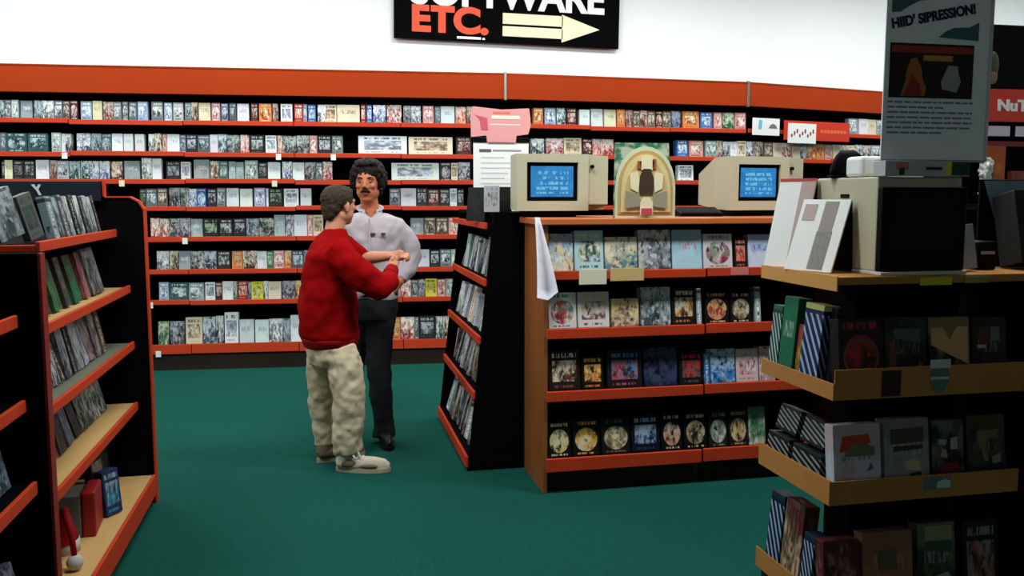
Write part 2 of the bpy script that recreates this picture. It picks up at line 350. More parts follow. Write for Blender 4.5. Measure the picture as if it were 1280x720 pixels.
 (1,0,'l0',1.389,1.471,0.16,'f'), (1,0,'l0',1.471,1.545,0.16,'m'), (1,0,'l0',1.545,1.636,0.16,'f'), (1,0,'l0',1.636,1.727,0.16,'n'), (1,0,'l0',1.752,1.928,0.16,'o'),
 (1,0,'l0',1.937,2.064,0.16,'b'), (1,0,'l0',2.081,2.166,0.16,'p'), (1,0,'l0',2.175,2.295,0.16,'e'), (1,0,'l0',2.303,2.424,0.16,'p'), (1,1,'l0',0.247,0.376,0.16,'g'),
 (1,1,'l0',0.392,0.562,0.16,'p'), (1,1,'l0',0.562,0.741,0.16,'c'), (1,1,'l0',0.741,0.843,0.16,'m'), (1,1,'l0',0.843,0.922,0.16,'r'), (1,1,'l0',0.922,1.058,0.16,'p'),
 (1,1,'l1',1.694,1.819,0.16,'b'), (1,1,'l1',1.827,1.979,0.16,'p'), (1,1,'l1',1.996,2.115,0.16,'a'), (1,1,'l1',2.115,2.183,0.16,'f'), (1,1,'l1',2.183,2.26,0.16,'g'),
 (1,1,'l1',2.26,2.338,0.16,'w'), (1,1,'l1',2.338,2.433,0.16,'c'), (1,1,'l1',2.433,2.503,0.16,'g'), (2,0,'l0',1.366,1.502,0.16,'a'), (2,0,'l0',1.514,1.652,0.16,'w'),
 (2,0,'l0',1.652,1.769,0.16,'c'), (2,0,'l0',1.769,1.888,0.16,'a'), (2,1,'l0',0.068,0.138,0.16,'g'), (2,1,'l0',0.138,0.239,0.16,'f'), (2,1,'l0',0.239,0.362,0.16,'f'),
 (2,1,'l0',0.362,0.486,0.16,'c'), (2,1,'l0',0.486,0.601,0.16,'p'), (2,1,'l0',0.612,0.718,0.16,'c'), (2,1,'l0',0.718,0.814,0.16,'g'), (2,1,'l0',0.814,0.933,0.16,'o'),
 (2,1,'l0',0.933,1.042,0.16,'o'), (2,1,'l0',1.053,1.164,0.16,'p'), (2,1,'l0',1.164,1.275,0.16,'c'), (2,1,'l0',1.275,1.377,0.16,'f'), (2,1,'l0',1.377,1.479,0.16,'c'),
 (2,1,'l0',1.479,1.583,0.16,'g'), (2,1,'l0',1.583,1.699,0.16,'f'), (2,1,'l0',1.699,1.888,0.16,'a'), (1,2,'l0',1.711,1.878,0.16,'w'),]
# ================================================================= materials used all over
RED = mat('red_enamel', (198, 64, 34), .6, .12, noise=.08, scale=6)
FASC = mat('rust_red_laminate', (160, 54, 18), .7, .06, noise=.05, scale=3)
BLK = mat('black_laminate', (6, 5, 6), .8, .05, noise=.2, scale=5)
DRKB = mat('dark_brown_plinth', (44, 32, 24), .7, .2, noise=.2, scale=4)
WOOD = mat('varnished_wood', (150, 88, 44), .45, .35, noise=.28, scale=5, stretch=(1, 1, .12))
WOODT = mat('wood_counter', (196, 104, 52), .4, .4, noise=.2, scale=6, stretch=(.15, 1, 1))
PLY = mat('pale_shelf_board', (206, 164, 104), .6, .3, noise=.15, scale=7, stretch=(1, .2, 1))
CARD = mat('corrugated_cardboard', (178, 122, 66), .75, .15, noise=.12, scale=9, stretch=(1, 1, .3))
STEEL = mat('brushed_steel', (150, 146, 140), .35, .5, metal=.8)
WHITE = mat('white_paper', (236, 236, 234), .6, .3)
CREAM = mat('cream_paper', (228, 220, 196), .6, .3)
WALLM = mat('white_wall_paint', (238, 241, 242), .8, .2, noise=.012, scale=1.5)
BEIGE = mat('beige_plastic', (190, 184, 158), .5, .35, noise=.03, scale=5)
BEIGED = mat('shaded_beige_plastic', (150, 128, 92), .55, .3)  # darker copy of the beige, with shade put into the colour
BLKP = mat('black_plastic', (5, 5, 6), .5, .08)
NAVYP = mat('navy_header_board', (22, 28, 40), .5, .3)

# ================================================================= room shell
def plane_box(name, x0, x1, y0, y1, z0, z1, m):
    return struct(MB().box(x0, x1, y0, y1, z0, z1, m).build(name))
carpet, nt_, b_ = new_mat('green_carpet', .95, .1)
g_ = NT(nt_)
tc_ = g_.n('ShaderNodeTexCoord')
nz = g_.n('ShaderNodeTexNoise'); nz.inputs['Scale'].default_value = 55; nz.inputs['Detail'].default_value = 5; g_.l(tc_.outputs['Object'], nz.inputs['Vector'])
nb = g_.n('ShaderNodeTexNoise'); nb.inputs['Scale'].default_value = 1.3; nb.inputs['Detail'].default_value = 3; g_.l(tc_.outputs['Object'], nb.inputs['Vector'])
ca = g_.mix(nz.outputs['Fac'], srgb(8, 64, 55), srgb(24, 92, 79))
cb = g_.mix(g_.m('MULTIPLY', nb.outputs['Fac'], .35), ca, srgb(10, 62, 58))
g_.l(cb, b_.inputs['Base Color'])
bp_ = g_.n('ShaderNodeBump'); bp_.inputs['Strength'].default_value = .4; bp_.inputs['Distance'].default_value = .006
nf_ = g_.n('ShaderNodeTexNoise'); nf_.inputs['Scale'].default_value = 260; g_.l(tc_.outputs['Object'], nf_.inputs['Vector'])
g_.l(nf_.outputs['Fac'], bp_.inputs['Height']); g_.l(bp_.outputs[0], b_.inputs['Normal'])
CEIL = mat('ceiling_tile', (214, 214, 210), .85, .1, noise=.03, scale=3)
X0, X1, Y0, Y1, ZC = -4.2, 8.4, -2.6, 8.9, 4.05
plane_box('floor', X0, X1, Y0, Y1, -.1, 0, carpet)
plane_box('ceiling', X0, X1, Y0, Y1, ZC, ZC+.1, CEIL)
plane_box('wall_back', X0, X1, Y1, Y1+.1, 0, ZC, WALLM)
plane_box('wall_left', X0-.1, X0, Y0, Y1+.1, 0, ZC, WALLM)
plane_box('wall_right', X1, X1+.1, Y0, Y1+.1, 0, ZC, WALLM)
plane_box('wall_front', X0, X1, Y0-.1, Y0, 0, ZC, WALLM)

# ================================================================= shelving along the back wall
PW = [(-3.0, 8.2), (1.63, 7.87), (4.05, 7.98), (6.2, 8.5)]
LIPZ = [(2.136, 2.176), (1.865, 1.905), (1.633, 1.674), (1.402, 1.441), (1.137, 1.179), (.852, .894), (.579, .621), (.148, .233)]
UNIT = []
UL = ['long red-lipped shelving unit behind the man and the boy', 'red-lipped shelving unit on the back wall above the two computers', 'red-lipped shelving unit at the far end, behind the grey poster']
for k in range(3):
    (x0, y0), (x1, y1) = PW[k], PW[k+1]
    L = math.hypot(x1-x0, y1-y0); a = math.atan2(y1-y0, x1-x0)
    u = empty('wall_shelving', (x0, y0, 0), a); UNIT.append((u, a, x0, y0, L))
    tag(u, UL[k], 'shelving', 'shelving units on the back wall')
    e = .012 if k else 0
    MB().box(e, L-.012, .30, .33, .0, 2.60, BLK).build('back_panel', parent=u)
    MB().box(e, L-.012, .03, .30, 0, .15, DRKB).build('plinth', parent=u)
    MB().box(e, L-.012, .0, .02, 2.395, 2.62, FASC, bev=.003).box(e, L-.012, .0, .33, 2.605, 2.625, FASC).box(e, L-.012, .02, .3, 2.39, 2.40, BLK).build('fascia', parent=u)
    for i, (za, zb) in enumerate(LIPZ):
        s = MB().box(e, L-.012, .014, .30, zb-.035, zb-.01, BLK).build('shelf', parent=u)
        # the lips come in lengths that do not quite meet
        n = max(1, round(L/.93)); mb = MB()
        for j in range(n):
            a0 = e+j*(L-e-.012)/n; a1 = e+(j+1)*(L-e-.012)/n-.006
            dz = (.006 if (i*3+j*2) % 5 == 0 else 0) - (.004 if (i+j) % 4 == 1 else 0)
            mb.box(a0, a1, 0, .014, za+dz, zb+dz, RED, bev=.003)
        l = mb.build('lip', parent=s)
    if k: MB().box(-.016, .008, -.006, .02, 2.385, 2.635, STEEL, bev=.003).build('joint_strip', parent=u)
TAGS = [(0, 0, 1, 2.64), (0, 0, 1, 3.11), (0, 0, 4, 1.83), (0, 0, 6, 1.52), (0, 0, 7, 1.57), (0, 0, 1, .88), (0, 0, 3, 1.38), (0, 0, 2, 1.33), (0, 0, 2, 2.6)]
for k, _, i, s in TAGS:
    z = LIPZ[i][0]
    MB().box(s-.022, s+.022, -.006, -.001, z-.022, z+.03, CREAM if i == 2 else WHITE, bev=.001).build('shelf_tag', parent=UNIT[k][0])['label'] = 'small white shelf tag'

ROWN = ['top', 'second', 'third', 'fourth', 'fifth', 'sixth', 'seventh', 'bottom']
PLACE = {(0, 'l0'): None}
LAY = {'w': ['plain', 'plain', 'panel'], 'a': ['panel', 'full', 'plain'], 'c': ['plain', 'panel']}
cnt = {}; TONE = .95
for (k, r, run, s0, s1, h, c) in WALL_STOCK:
    u, a, ux, uy, L = UNIT[k]
    key = (k, r, run); cnt[key] = cnt.get(key, -1)+1; i = cnt[key]
    w = s1-s0
    lay = random.choice(LAY.get(c, ['full', 'panel', 'full', 'panel', 'round']))
    s = (s0+s1)/2; off = .03+random.uniform(0, .012)
    x = ux+s*math.cos(a)-off*math.sin(a); y = uy+s*math.sin(a)+off*math.cos(a)
    o = carton('software_box', w*.96, h+random.uniform(-.006, .004), min(.12, .05+.03*random.random()), (x, y, LIPZ[r][1]-.0095), a, R(random.uniform(3, 6)), c, lay)
    word = CODE[c][0]
    if k == 0:
        if run == 'l0': wh = {0: 'left of the wide cream box', 1: 'left of the long white box', 2: 'left of the man'}.get(r, 'left of the boy')
        else: wh = {0: 'counted from the wide cream box', 1: 'from the long white box onward'}.get(r, 'right of the man')
        lab = '%s box, %s on the %s wall shelf %s' % (word, ORD[i], ROWN[r], wh)
    elif k == 1:
        wh = {('l0', 0): 'above the computers', ('l0', 1): 'above the left computer', ('l1', 1): 'above the right computer', ('l1', 2): 'beside the right computer'}.get((run, r), 'beside the right computer')
        lab = '%s box %s, %s on the %s wall shelf' % (word, wh, ORD[i], ROWN[r])
    else:
        lab = '%s box, %s on the far right unit\'s %s wall shelf' % (word, ORD[i], ROWN[r])
    tag(o, lab, 'software box', 'boxes on the back wall\'s %s shelf' % ROWN[r])

TONE = 1.0
# signs clipped to the top shelf of the far unit
def on_unit(k, s, off, z):
    u, a, ux, uy, L = UNIT[k]
    return (ux+s*math.cos(a)-off*math.sin(a), uy+s*math.sin(a)+off*math.cos(a), z), a
p, a = on_unit(2, 0, 0, 0)
def px_s(u):   # metres along the far unit for things read off beside each other
    return .0186+(u-937)*(1.828-.0186)/168.0
t = empty('shelf_sign', on_unit(2, (px_s(937)+px_s(972))/2, -.02, 2.12)[0], a)
MB().box(-.17, .17, -.004, 0, 0, .165, WHITE, bev=.001).build('card', parent=t)
mb = MB(); mb.prism([(.03, .07), (.05, .10), (.085, .115), (.12, .10), (.14, .07)], 'y', -.006, -.004, mat('print_grey', (110, 110, 120))); mb.build('picture', parent=t)
mb = MB(); mb.prism([(-.10, .06), (-.06, .06), (-.05, .14), (-.09, .15)], 'y', -.006, -.004, mat('print_blue', (110, 180, 220))); mb.build('picture', parent=t)
tag(t, 'white card with blue and grey print on the far unit\'s top shelf', 'sign')
SREDM = mat('bright_red_card', (206, 56, 36), .45, .3)
t = empty('shelf_sign', on_unit(2, (px_s(975)+px_s(1058))/2, -.02, 2.085)[0], a)
MB().box(-.44, .44, -.004, 0, 0, .19, SREDM, bev=.001).build('card', parent=t)
MB().box(-.39, -.02, -.007, -.004, -.03, .165, WHITE).build('price_card', parent=t)
mb = MB()
for q in range(9): mb.box(-.35+q*.035, -.33+q*.035, -.0085, -.007, .03+.02*(q % 3), .06+.025*(q % 3), mat('print_maroon', (150, 60, 70)))
mb.build('print', parent=t)
mb = MB()
for q in range(8): mb.box(.04+q*.045, .075+q*.045, -.0055, -.004, .08, .11, mat('print_orange', (226, 110, 60)))
mb.build('print', parent=t)
tag(t, 'long red card sign on the far unit\'s top shelf', 'sign')

# ================================================================= text
def text(name, s, size, loc, m, parent=None, bold=0.0, width=None, rot=(R(90), 0, 0), ext=.003, shear=0.0, spacing=1.0):
    cu = bpy.data.curves.new('t', 'FONT'); cu.body = s; cu.size = size; cu.extrude = ext; cu.offset = bold; cu.align_x = 'LEFT'; cu.shear = shear; cu.space_character = spacing
    tmp = bpy.data.objects.new('t', cu); COL.objects.link(tmp)
    dg = bpy.context.evaluated_depsgraph_get(); dg.update()
    me = bpy.data.meshes.new_from_object(tmp.evaluated_get(dg))
    bpy.data.objects.remove(tmp); bpy.data.curves.remove(cu)
    xs = [v.co.x for v in me.vertices]; k = width/(max(xs)-min(xs)) if width else 1; x0 = min(xs)
    for v in me.vertices: v.co.x = (v.co.x-x0)*k
    me.materials.clear(); me.materials.append(m)
    o = bpy.data.objects.new(name, me); COL.objects.link(o); o.location = loc; o.rotation_euler = rot
    if parent: o.parent = parent
    return o

# ================================================================= sign on the wall
def P88(u, v):
    return ((u-631.5)/1100., v)
sg = empty('wall_sign', (.715, 8.86, 3.065), 0); sg.rotation_euler = (0, R(.75), 0)
SW, SH = 2.30, .72
MB().box(0, SW, -.03, 0, 0, SH, mat('black_sign_board', (5, 5, 6), .8, .04), bev=.004).build('board', parent=sg)
tw = mat('sign_white', (240, 240, 240), .5, .3); to = mat('sign_orange', (226, 74, 34), .5, .3); tcm = mat('sign_cream', (240, 230, 196), .5, .3)
text('lettering', 'SOFTWARE', .40, (.165, -.034, .345), tw, sg, bold=.014, width=1.97)['label'] = 'white lettering SOFTWARE'
text('lettering', 'ETC.', .335, (.175, -.034, .085), to, sg, bold=.016, width=.76)['label'] = 'orange lettering ETC.'
text('small_print', 'RETAIL', .05, (.62, -.034, .018), tw, sg, bold=.003, width=.25) if False else MB().box(.62, .86, -.034, -.03, .022, .045, tw).box(.875, .90, -.034, -.03, .022, .04, tw).build('underline', parent=sg)
mb = MB()
mb.box(1.08, 1.70, -.034, -.03, .19, .295, tcm).box(1.08, 1.70, -.034, -.03, .07, .168, tcm)
mb.prism([(1.69, .035), (2.09, .18), (1.69, .31)], 'y', -.034, -.03, tcm)
mb.build('arrow', parent=sg)
tag(sg, 'black wall sign with white and orange lettering and a cream arrow', 'sign')

# ================================================================= central gondola
go = empty('display_gondola', (1.08, 4.28, 0))
GW, GD, GT = 1.76, .66, 1.405
def G(name, mb): return mb.build(name, parent=go)
G('side_panel', MB().box(0, .024, 0, .43, 0, GT-.02, WOOD, bev=.003))
G('side_panel', MB().box(GW-.024, GW, 0, GD, 0, GT-.02, WOOD, bev=.003))
G('back_panel', MB().box(.03, GW-.03, .36, .39, 0, GT-.02, BLK))
G('plinth', MB().box(.026, GW-.026, .03, .35, 0, .11, DRKB))
G('counter_top', MB().box(-.03, GW+.03, -.02, .43, GT-.02, GT+.012, WOODT, bev=.004).box(.03, GW+.03, .445, GD, GT-.02, GT+.012, WOODT, bev=.004))
G('centre_post', MB().box(.862, .882, .15, .36, .1, GT-.02, BLK))
GL = [(1.11, 1.155), (.81, .862), (.487, .54), (.12, .19)]
for i, (za, zb) in enumerate(GL):
    s = G('shelf', MB().box(.026, .86, -.015, .36, zb-.03, zb-.012, BLK).box(.884, GW-.026, -.015, .36, zb-.03, zb-.012, BLK))
    MB().box(.012, .862, -.034, -.016, za, zb, RED, bev=.003).box(.874, GW-.012, -.034, -.016, za+.003, zb+.003, RED, bev=.003).build('lip', parent=s)
tag(go, 'wooden display gondola with red shelf lips under the two computers', 'display shelves')
GB = {
 0: [(1.082,1.239,1.333,'c','full','cream box with a pale beach picture'),(1.244,1.401,1.348,'t','panel','pale blue box with a dark landscape picture'),(1.405,1.583,1.314,'f','full','tan and teal panorama box'),(1.586,1.766,1.349,'g','full','grey and blue battle scene box'),(1.771,1.94,1.348,'l','plain','pale blue sky box'),(1.945,2.113,1.325,'w','round','white box with a maroon car picture'),(2.123,2.192,1.303,'k','panel','small black and red box'),(2.201,2.331,1.320,'l','plain','white and blue box')],
 1: [(1.098,1.259,1.033,'w','round','white box with a red picture'),(1.263,1.435,1.033,'w','panel','white box with a purple title picture'),(1.444,1.596,.995,'c','full','short cream and brown box'),(1.604,1.772,1.05,'g','full','grey teal machine picture box'),(1.777,1.912,1.042,'k','panel','black box with a yellow and orange picture'),(1.916,1.943,1.039,'a','spine','thin pale box turned spine out'),(1.962,2.099,1.017,'k','round','black box with a red picture'),(2.108,2.228,1.013,'k','round','black box with a tan picture'),(2.251,2.283,1.04,'a','spine','thin white box at the tower end')],
 2: [(1.11,1.283,.735,'k','panel','black box with a cream top bar'),(1.287,1.408,.70,'k','panel','black box with a glowing orange picture'),(1.425,1.619,.722,'k','panel','wide black box with a red and blue picture'),(1.627,1.815,.73,'n','full','dark navy night scene box'),(1.825,1.961,.70,'k','panel','black box with a red title bar'),(1.966,1.998,.69,'b','spine','thin blue box turned spine out'),(2.002,2.145,.71,'b','full','bright blue box'),(2.149,2.28,.705,'p','panel','pink and white box'),(2.284,2.379,.714,'p','full','pinkish box next to the cardboard tower')],
 3: [(1.092,1.234,.36,'k','round','black box with a yellow round picture'),(1.242,1.39,.362,'k','round','black box with a cream flower-like picture'),(1.399,1.558,.364,'k','round','black box with a round cream picture'),(1.562,1.723,.37,'n','panel','navy box with a blue picture'),(1.732,1.85,.37,'k','round','black box with a tall tan picture'),(1.859,1.992,.368,'k','round','black box with a small tan emblem'),(2.001,2.112,.368,'w','round','white and black box'),(2.117,2.23,.37,'c','round','cream and black box'),(2.234,2.333,.382,'e','full','green and white box at the tower end')],
}
PAL = {'cream box with a pale beach picture': ((226,222,206),(222,196,150),(150,180,200)),
 'pale blue box with a dark landscape picture': ((176,208,214),(70,96,80),(226,224,200)),
 'tan and teal panorama box': ((206,186,150),(90,128,138),(222,212,188)),
 'grey and blue battle scene box': ((150,160,164),(86,98,112),(210,206,204)),
 'pale blue sky box': ((168,204,220),(110,150,170),(200,80,90)),
 'white box with a maroon car picture': ((206,200,206),(150,40,70),(130,140,120)),
 'small black and red box': ((24,22,22),(216,84,70),(230,140,120)),
 'white and blue box': ((196,204,220),(90,110,180),(60,80,150)),
 'white box with a red picture': ((214,216,212),(190,50,54),(90,120,110)),
 'white box with a purple title picture': ((220,214,210),(130,70,100),(214,200,170)),
 'short cream and brown box': ((210,198,170),(140,100,96),(224,206,140)),
 'grey teal machine picture box': ((120,138,142),(60,74,80),(200,206,208)),
 'black box with a yellow and orange picture': ((22,24,26),(214,130,40),(210,206,180)),
 'black box with a red picture': ((20,18,20),(190,54,40),(216,170,120)),
 'black box with a tan picture': ((20,18,20),(190,164,124),(200,190,170)),
 'black box with a cream top bar': ((34,24,22),(120,70,54),(226,214,190)),
 'black box with a glowing orange picture': ((22,16,16),(220,120,50),(240,190,110)),
 'wide black box with a red and blue picture': ((24,24,30),(190,80,90),(70,140,180)),
 'dark navy night scene box': ((14,18,34),(20,40,78),(60,70,100)),
 'black box with a red title bar': ((18,18,20),(90,84,80),(196,50,54)),
 'bright blue box': ((20,60,120),(60,130,200),(170,200,220)),
 'pink and white box': ((216,190,190),(190,90,96),(230,220,216)),
 'pinkish box next to the cardboard tower': ((210,170,172),(180,150,160),(226,206,206)),
 'black box with a yellow round picture': ((14,16,18),(214,196,124),(226,216,180)),
 'black box with a cream flower-like picture': ((14,16,18),(226,208,170),(216,160,60)),
 'black box with a round cream picture': ((14,16,18),(226,212,170),(120,96,70)),
 'navy box with a blue picture': ((16,22,34),(26,60,110),(150,176,200)),
 'black box with a tall tan picture': ((16,16,18),(206,150,126),(216,190,176)),
 'black box with a small tan emblem': ((14,16,20),(60,56,50),(210,190,150)),
 'white and black box': ((24,28,26),(206,206,196),(130,140,130)),
 'cream and black box': ((24,28,26),(216,196,150),(190,150,90)),
 'green and white box at the tower end': ((34,96,66),(216,216,196),(80,140,100))}
for i, L in GB.items():
    for (a0, a1, top, c, lay, lab) in L:
        z = GL[i][1]-.012; a0 = max(a0, 1.108)
        o = carton('software_box', (a1-a0)*.97, top-z, .06, ((a0+a1)/2, 4.285, z), 0, R(8), c, lay, PAL.get(lab), jit=4)
        tag(o, lab+' on the gondola\'s %s shelf' % ['top', 'second', 'third', 'bottom'][i], 'software box', 'boxes on the gondola\'s %s shelf' % ['top', 'second', 'third', 'bottom'][i])
# cards hanging on the top lip
for (a0, a1, za, zb, m, lab) in [(1.255, 1.40, 1.085, 1.163, CREAM, 'cream price card hanging under the dark landscape box'), (1.42, 1.60, 1.10, 1.165, mat('tan_card', (216, 180, 120)), 'cream and tan price card hanging under the panorama box'), (2.08, 2.18, 1.118, 1.16, mat('pink_card', (214, 120, 110)), 'pink price card on the top lip right of the gondola joint')]:
    tag(MB().box(a0, a1, 4.2425, 4.2458, za, zb, m, bev=.001).build('price_card'), lab, 'price card', 'price cards on the gondola')
# paper hanging from the corner
pm = mat('loose_white_paper', (226, 224, 234), .6, .3)
mb = MB(); bmx = bmesh.new(); n = 8; rr = []
for i in range(n+1):
    f = i/n; z = 1.425-f*.40; hw = .012+f*.042; cx = 1.035+f*.055; bow = math.sin(f*3.1)*.018
    rr.append([(cx-hw, 4.236-bow, z), (cx, 4.228-bow*1.3, z-.012*f), (cx+hw, 4.236-bow, z-.0+.028*f)])
for sgn in (0, .002):
    pass
V = [[bmx.verts.new(p) for p in r] for r in rr]
for i in range(n):
    for j in range(2): bmx.faces.new((V[i][j], V[i][j+1], V[i+1][j+1], V[i+1][j]))
bmesh.ops.solidify(bmx, geom=bmx.faces[:], thickness=.0012)
mb._merge(bmx, pm, True)
tag(mb.build('hanging_paper'), 'loose white paper hanging from the gondola\'s top left corner', 'paper')

# ================================================================= computers on the gondola
scr, nts, bs = new_mat('blue_screen_glow', .25, .5)
g2 = NT(nts); tcs = g2.n('ShaderNodeTexCoord'); sps = g2.n('ShaderNodeSeparateXYZ'); g2.l(tcs.outputs['Generated'], sps.inputs[0])
def nn(scale, sx, sz, w=0):
    oi = g2.n('ShaderNodeObjectInfo'); sc = g2.n('ShaderNodeVectorMath', operation='SCALE'); sc.inputs[0].default_value = (11, 7, 5); g2.l(oi.outputs['Random'], sc.inputs['Scale'])
    ad = g2.n('ShaderNodeVectorMath', operation='ADD'); g2.l(tcs.outputs['Generated'], ad.inputs[0]); g2.l(sc.outputs[0], ad.inputs[1])
    mp = g2.n('ShaderNodeMapping'); mp.inputs['Scale'].default_value = (sx, 1, sz); g2.l(ad.outputs[0], mp.inputs['Vector'])
    n = g2.n('ShaderNodeTexNoise'); n.inputs['Scale'].default_value = scale; n.inputs['Detail'].default_value = 2; g2.l(mp.outputs[0], n.inputs['Vector']); return n.outputs['Fac']
rows_ = g2.m('GREATER_THAN', g2.m('FRACT', g2.m('MULTIPLY', sps.outputs[2], 6.0)), .38)
let_ = g2.m('MULTIPLY', g2.m('GREATER_THAN', nn(7, 2.2, .6), .49), rows_)
inb = g2.m('MULTIPLY', g2.band(sps.outputs[0], .12, .88), g2.band(sps.outputs[2], .1, .9))
base_ = g2.mix(nn(4, 1, 1), srgb(8, 84, 160), srgb(50, 160, 225))
cs_ = g2.mix(g2.m('MULTIPLY', g2.m('MULTIPLY', let_, inb), .6), base_, srgb(140, 215, 240))
bs.inputs['Base Color'].default_value = (.01, .02, .03, 1)
g2.l(cs_, bs.inputs['Emission Color']); bs.inputs['Emission Strength'].default_value = .9
def computer(loc, rz, label, taper):
    t = empty('computer_monitor', loc, rz)
    w, h = .51, .30; ws = .392
    b = MB()
    # front frame round the tube
    sx0, sx1, sz0, sz1 = .055, .335, .052, .256
    b.box(0, sx0, 0, .03, 0, h, BEIGE).box(sx1, ws, 0, .03, 0, h, BEIGE).box(sx0, sx1, 0, .03, 0, sz0, BEIGE).box(sx0, sx1, 0, .03, sz1, h, BEIGE)
    b.hexa([(0, .03, 0), (ws, .03, 0), (ws, .03, h), (0, .03, h), (.0, .16, .008), (ws+.06, .16, .008), (ws+.06, .16, h-.004), (0, .16, h-.004)], BEIGE)
    b.hexa([(0, .16, .008), (ws+.06, .16, .008), (ws+.06, .16, h-.004), (0, .16, h-.004), (.06, taper, .03), (ws, taper, .03), (ws, taper, h-.09), (.06, taper, h-.09)], BEIGE)
    b.build('case', parent=t)
    MB().hexa([(ws, .012, .034), (w, .03, .034), (w, .03, h-.008), (ws, .012, h-.002), (ws, .15, .034), (w-.004, .12, .034), (w-.004, .12, h-.014), (ws, .15, h-.014)], BEIGE).build('control_panel', parent=t)
    MB().box(ws+.004, w-.02, .035, .12, .004, .034, BEIGED, bev=.003).build('foot_panel', parent=t)  # recess below the control panel, its shade painted as a darker beige block
    MB().box(sx0, sx1, .018, .026, sz0, sz1, BLKP).build('bezel', parent=t)
    MB().box(sx0+.024, sx1-.024, .012, .018, sz0+.022, sz1-.02, scr).build('screen', parent=t)
    k = MB().tube([(ws+.022, .015, .235), (ws+.022, -.002, .235)], .010, BLKP).build('knob', parent=t)
    MB().box(.07, ws-.05, .05, .26, -.033, .0, BLKP, bev=.006).build('stand', parent=t)
    return tag(t, label, 'computer')
ZG = GT+.0125
computer((1.00, 4.545, ZG+.034), 0, 'left of two beige computers with blue screens on the gondola', .40)
t = computer((2.215, 4.555, ZG+.033), R(8), 'right beige computer, beside the white brochures, with a tapering side', .42)
for o in list(t.children):
    pass
# keyboard left of the right computer, and a clutter of dark boxes
kb = empty('keyboard', (1.93, 4.56, ZG), R(-6))
MB().hexa([(0, 0, 0), (.24, 0, 0), (.24, 0, .018), (0, 0, .018), (0, .15, 0), (.24, .15, 0), (.24, .15, .045), (0, .15, .045)], BLKP).build('case', parent=kb)
mb = MB()
for i in range(10):
    for j in range(4): mb.box(.012+i*.022, .030+i*.022, .016+j*.03, .040+j*.03, .020+j*.0056, .034+j*.0056, mat('dark_keys', (60, 60, 60)))
mb.build('keys', parent=kb)
tag(kb, 'black keyboard lying on the counter left of the right computer', 'keyboard')
# arched standee
st = empty('display_standee', (1.625, 4.32, ZG))
gr, ntg, bg = new_mat('green_foliage_print', .5, .3)
g3 = NT(ntg); tg = g3.n('ShaderNodeTexCoord'); ng = g3.n('ShaderNodeTexNoise'); ng.inputs['Scale'].default_value = 26; ng.inputs['Detail'].default_value = 4; g3.l(tg.outputs['Object'], ng.inputs['Vector'])
mr = g3.n('ShaderNodeMapRange'); g3.l(ng.outputs['Fac'], mr.inputs[0]); mr.inputs[1].default_value = .42; mr.inputs[2].default_value = .58
g3.l(g3.mix(mr.outputs[0], srgb(40, 110, 80), srgb(176, 180, 158)), bg.inputs['Base Color'])
MB().hexa([(-.165, 0, 0), (.155, 0, 0), (.155, .012, 0), (-.165, .012, 0), (-.15, .03, .385), (.14, .03, .385), (.14, .042, .385), (-.15, .042, .385)], gr).build('card', parent=st)
def arch(w, h, n=14, base=0.0):
    pts = [(-w, base), (w, base)]
    hb = h*.42
    for i in range(n+1):
        t = i/n*math.pi; pts.append((w*math.cos(t)*(1-.06*math.sin(t)), hb+(h-hb)*math.sin(t)**.85 if 0 < i < n else hb))
    return pts
for (w, h, base, m, ya, nm) in [(.163, .365, .0, mat('pale_sage_print', (206, 214, 180)), -.012, 'arch'), (.148, .345, .02, mat('ochre_print', (196, 160, 100)), -.016, 'arch'), (.134, .325, .03, mat('gold_print', (222, 200, 146)), -.02, 'arch'), (.112, .295, .09, mat('pale_gold_print', (206, 176, 120)), -.024, 'niche')]:
    MB().prism(arch(w, h, base=base), 'y', ya, ya+.004, m).build(nm, parent=st)
mb = MB()
cr = mat('cream_print', (240, 226, 188)); bk = mat('umber_print', (72, 50, 36)); pk = mat('rose_print', (206, 70, 90)); tn = mat('grey_brown_print', (160, 146, 128))
mb.prism([(-.03, .245), (.03, .245), (.04, .28), (.028, .315), (-.028, .315), (-.038, .28)], 'y', -.029, -.024, cr)
mb.prism([(-.035, .12), (.035, .12), (.04, .20), (.02, .25), (-.02, .25), (-.04, .20)], 'y', -.029, -.024, bk)
mb.prism([(-.085, .15), (-.045, .13), (-.038, .2), (-.05, .235), (-.09, .225)], 'y', -.029, -.024, cr)
mb.prism([(.085, .15), (.045, .13), (.038, .2), (.05, .235), (.09, .225)], 'y', -.029, -.024, cr)
mb.prism([(-.11, .05), (-.03, .06), (-.04, .12), (-.11, .14)], 'y', -.029, -.024, tn)
mb.prism([(.11, .05), (.03, .06), (.04, .12), (.11, .14)], 'y', -.029, -.024, tn)
mb.prism([(-.035, .015), (.035, .015), (.034, .08), (.015, .105), (-.015, .105), (-.034, .08)], 'y', -.033, -.029, cr)
mb.prism([(-.03, .02), (.03, .02), (.028, .05), (-.028, .05)], 'y', -.036, -.033, pk)
mb.box(-.05, -.03, -.029, -.024, .25, .29, mat('rust_print', (170, 84, 40))).box(.03, .05, -.029, -.024, .25, .30, mat('rust_print', (170, 84, 40)))
mb.build('picture', parent=st)
MB().hexa([(-.02, .03, 0), (.02, .03, 0), (.02, .16, 0), (-.02, .16, 0), (-.02, .03, .25), (.02, .03, .25), (.02, .04, .25), (-.02, .04, .25)], WHITE).build('easel_strut', parent=st)
tag(st, 'cardboard standee with a golden arch between the two computers', 'display')

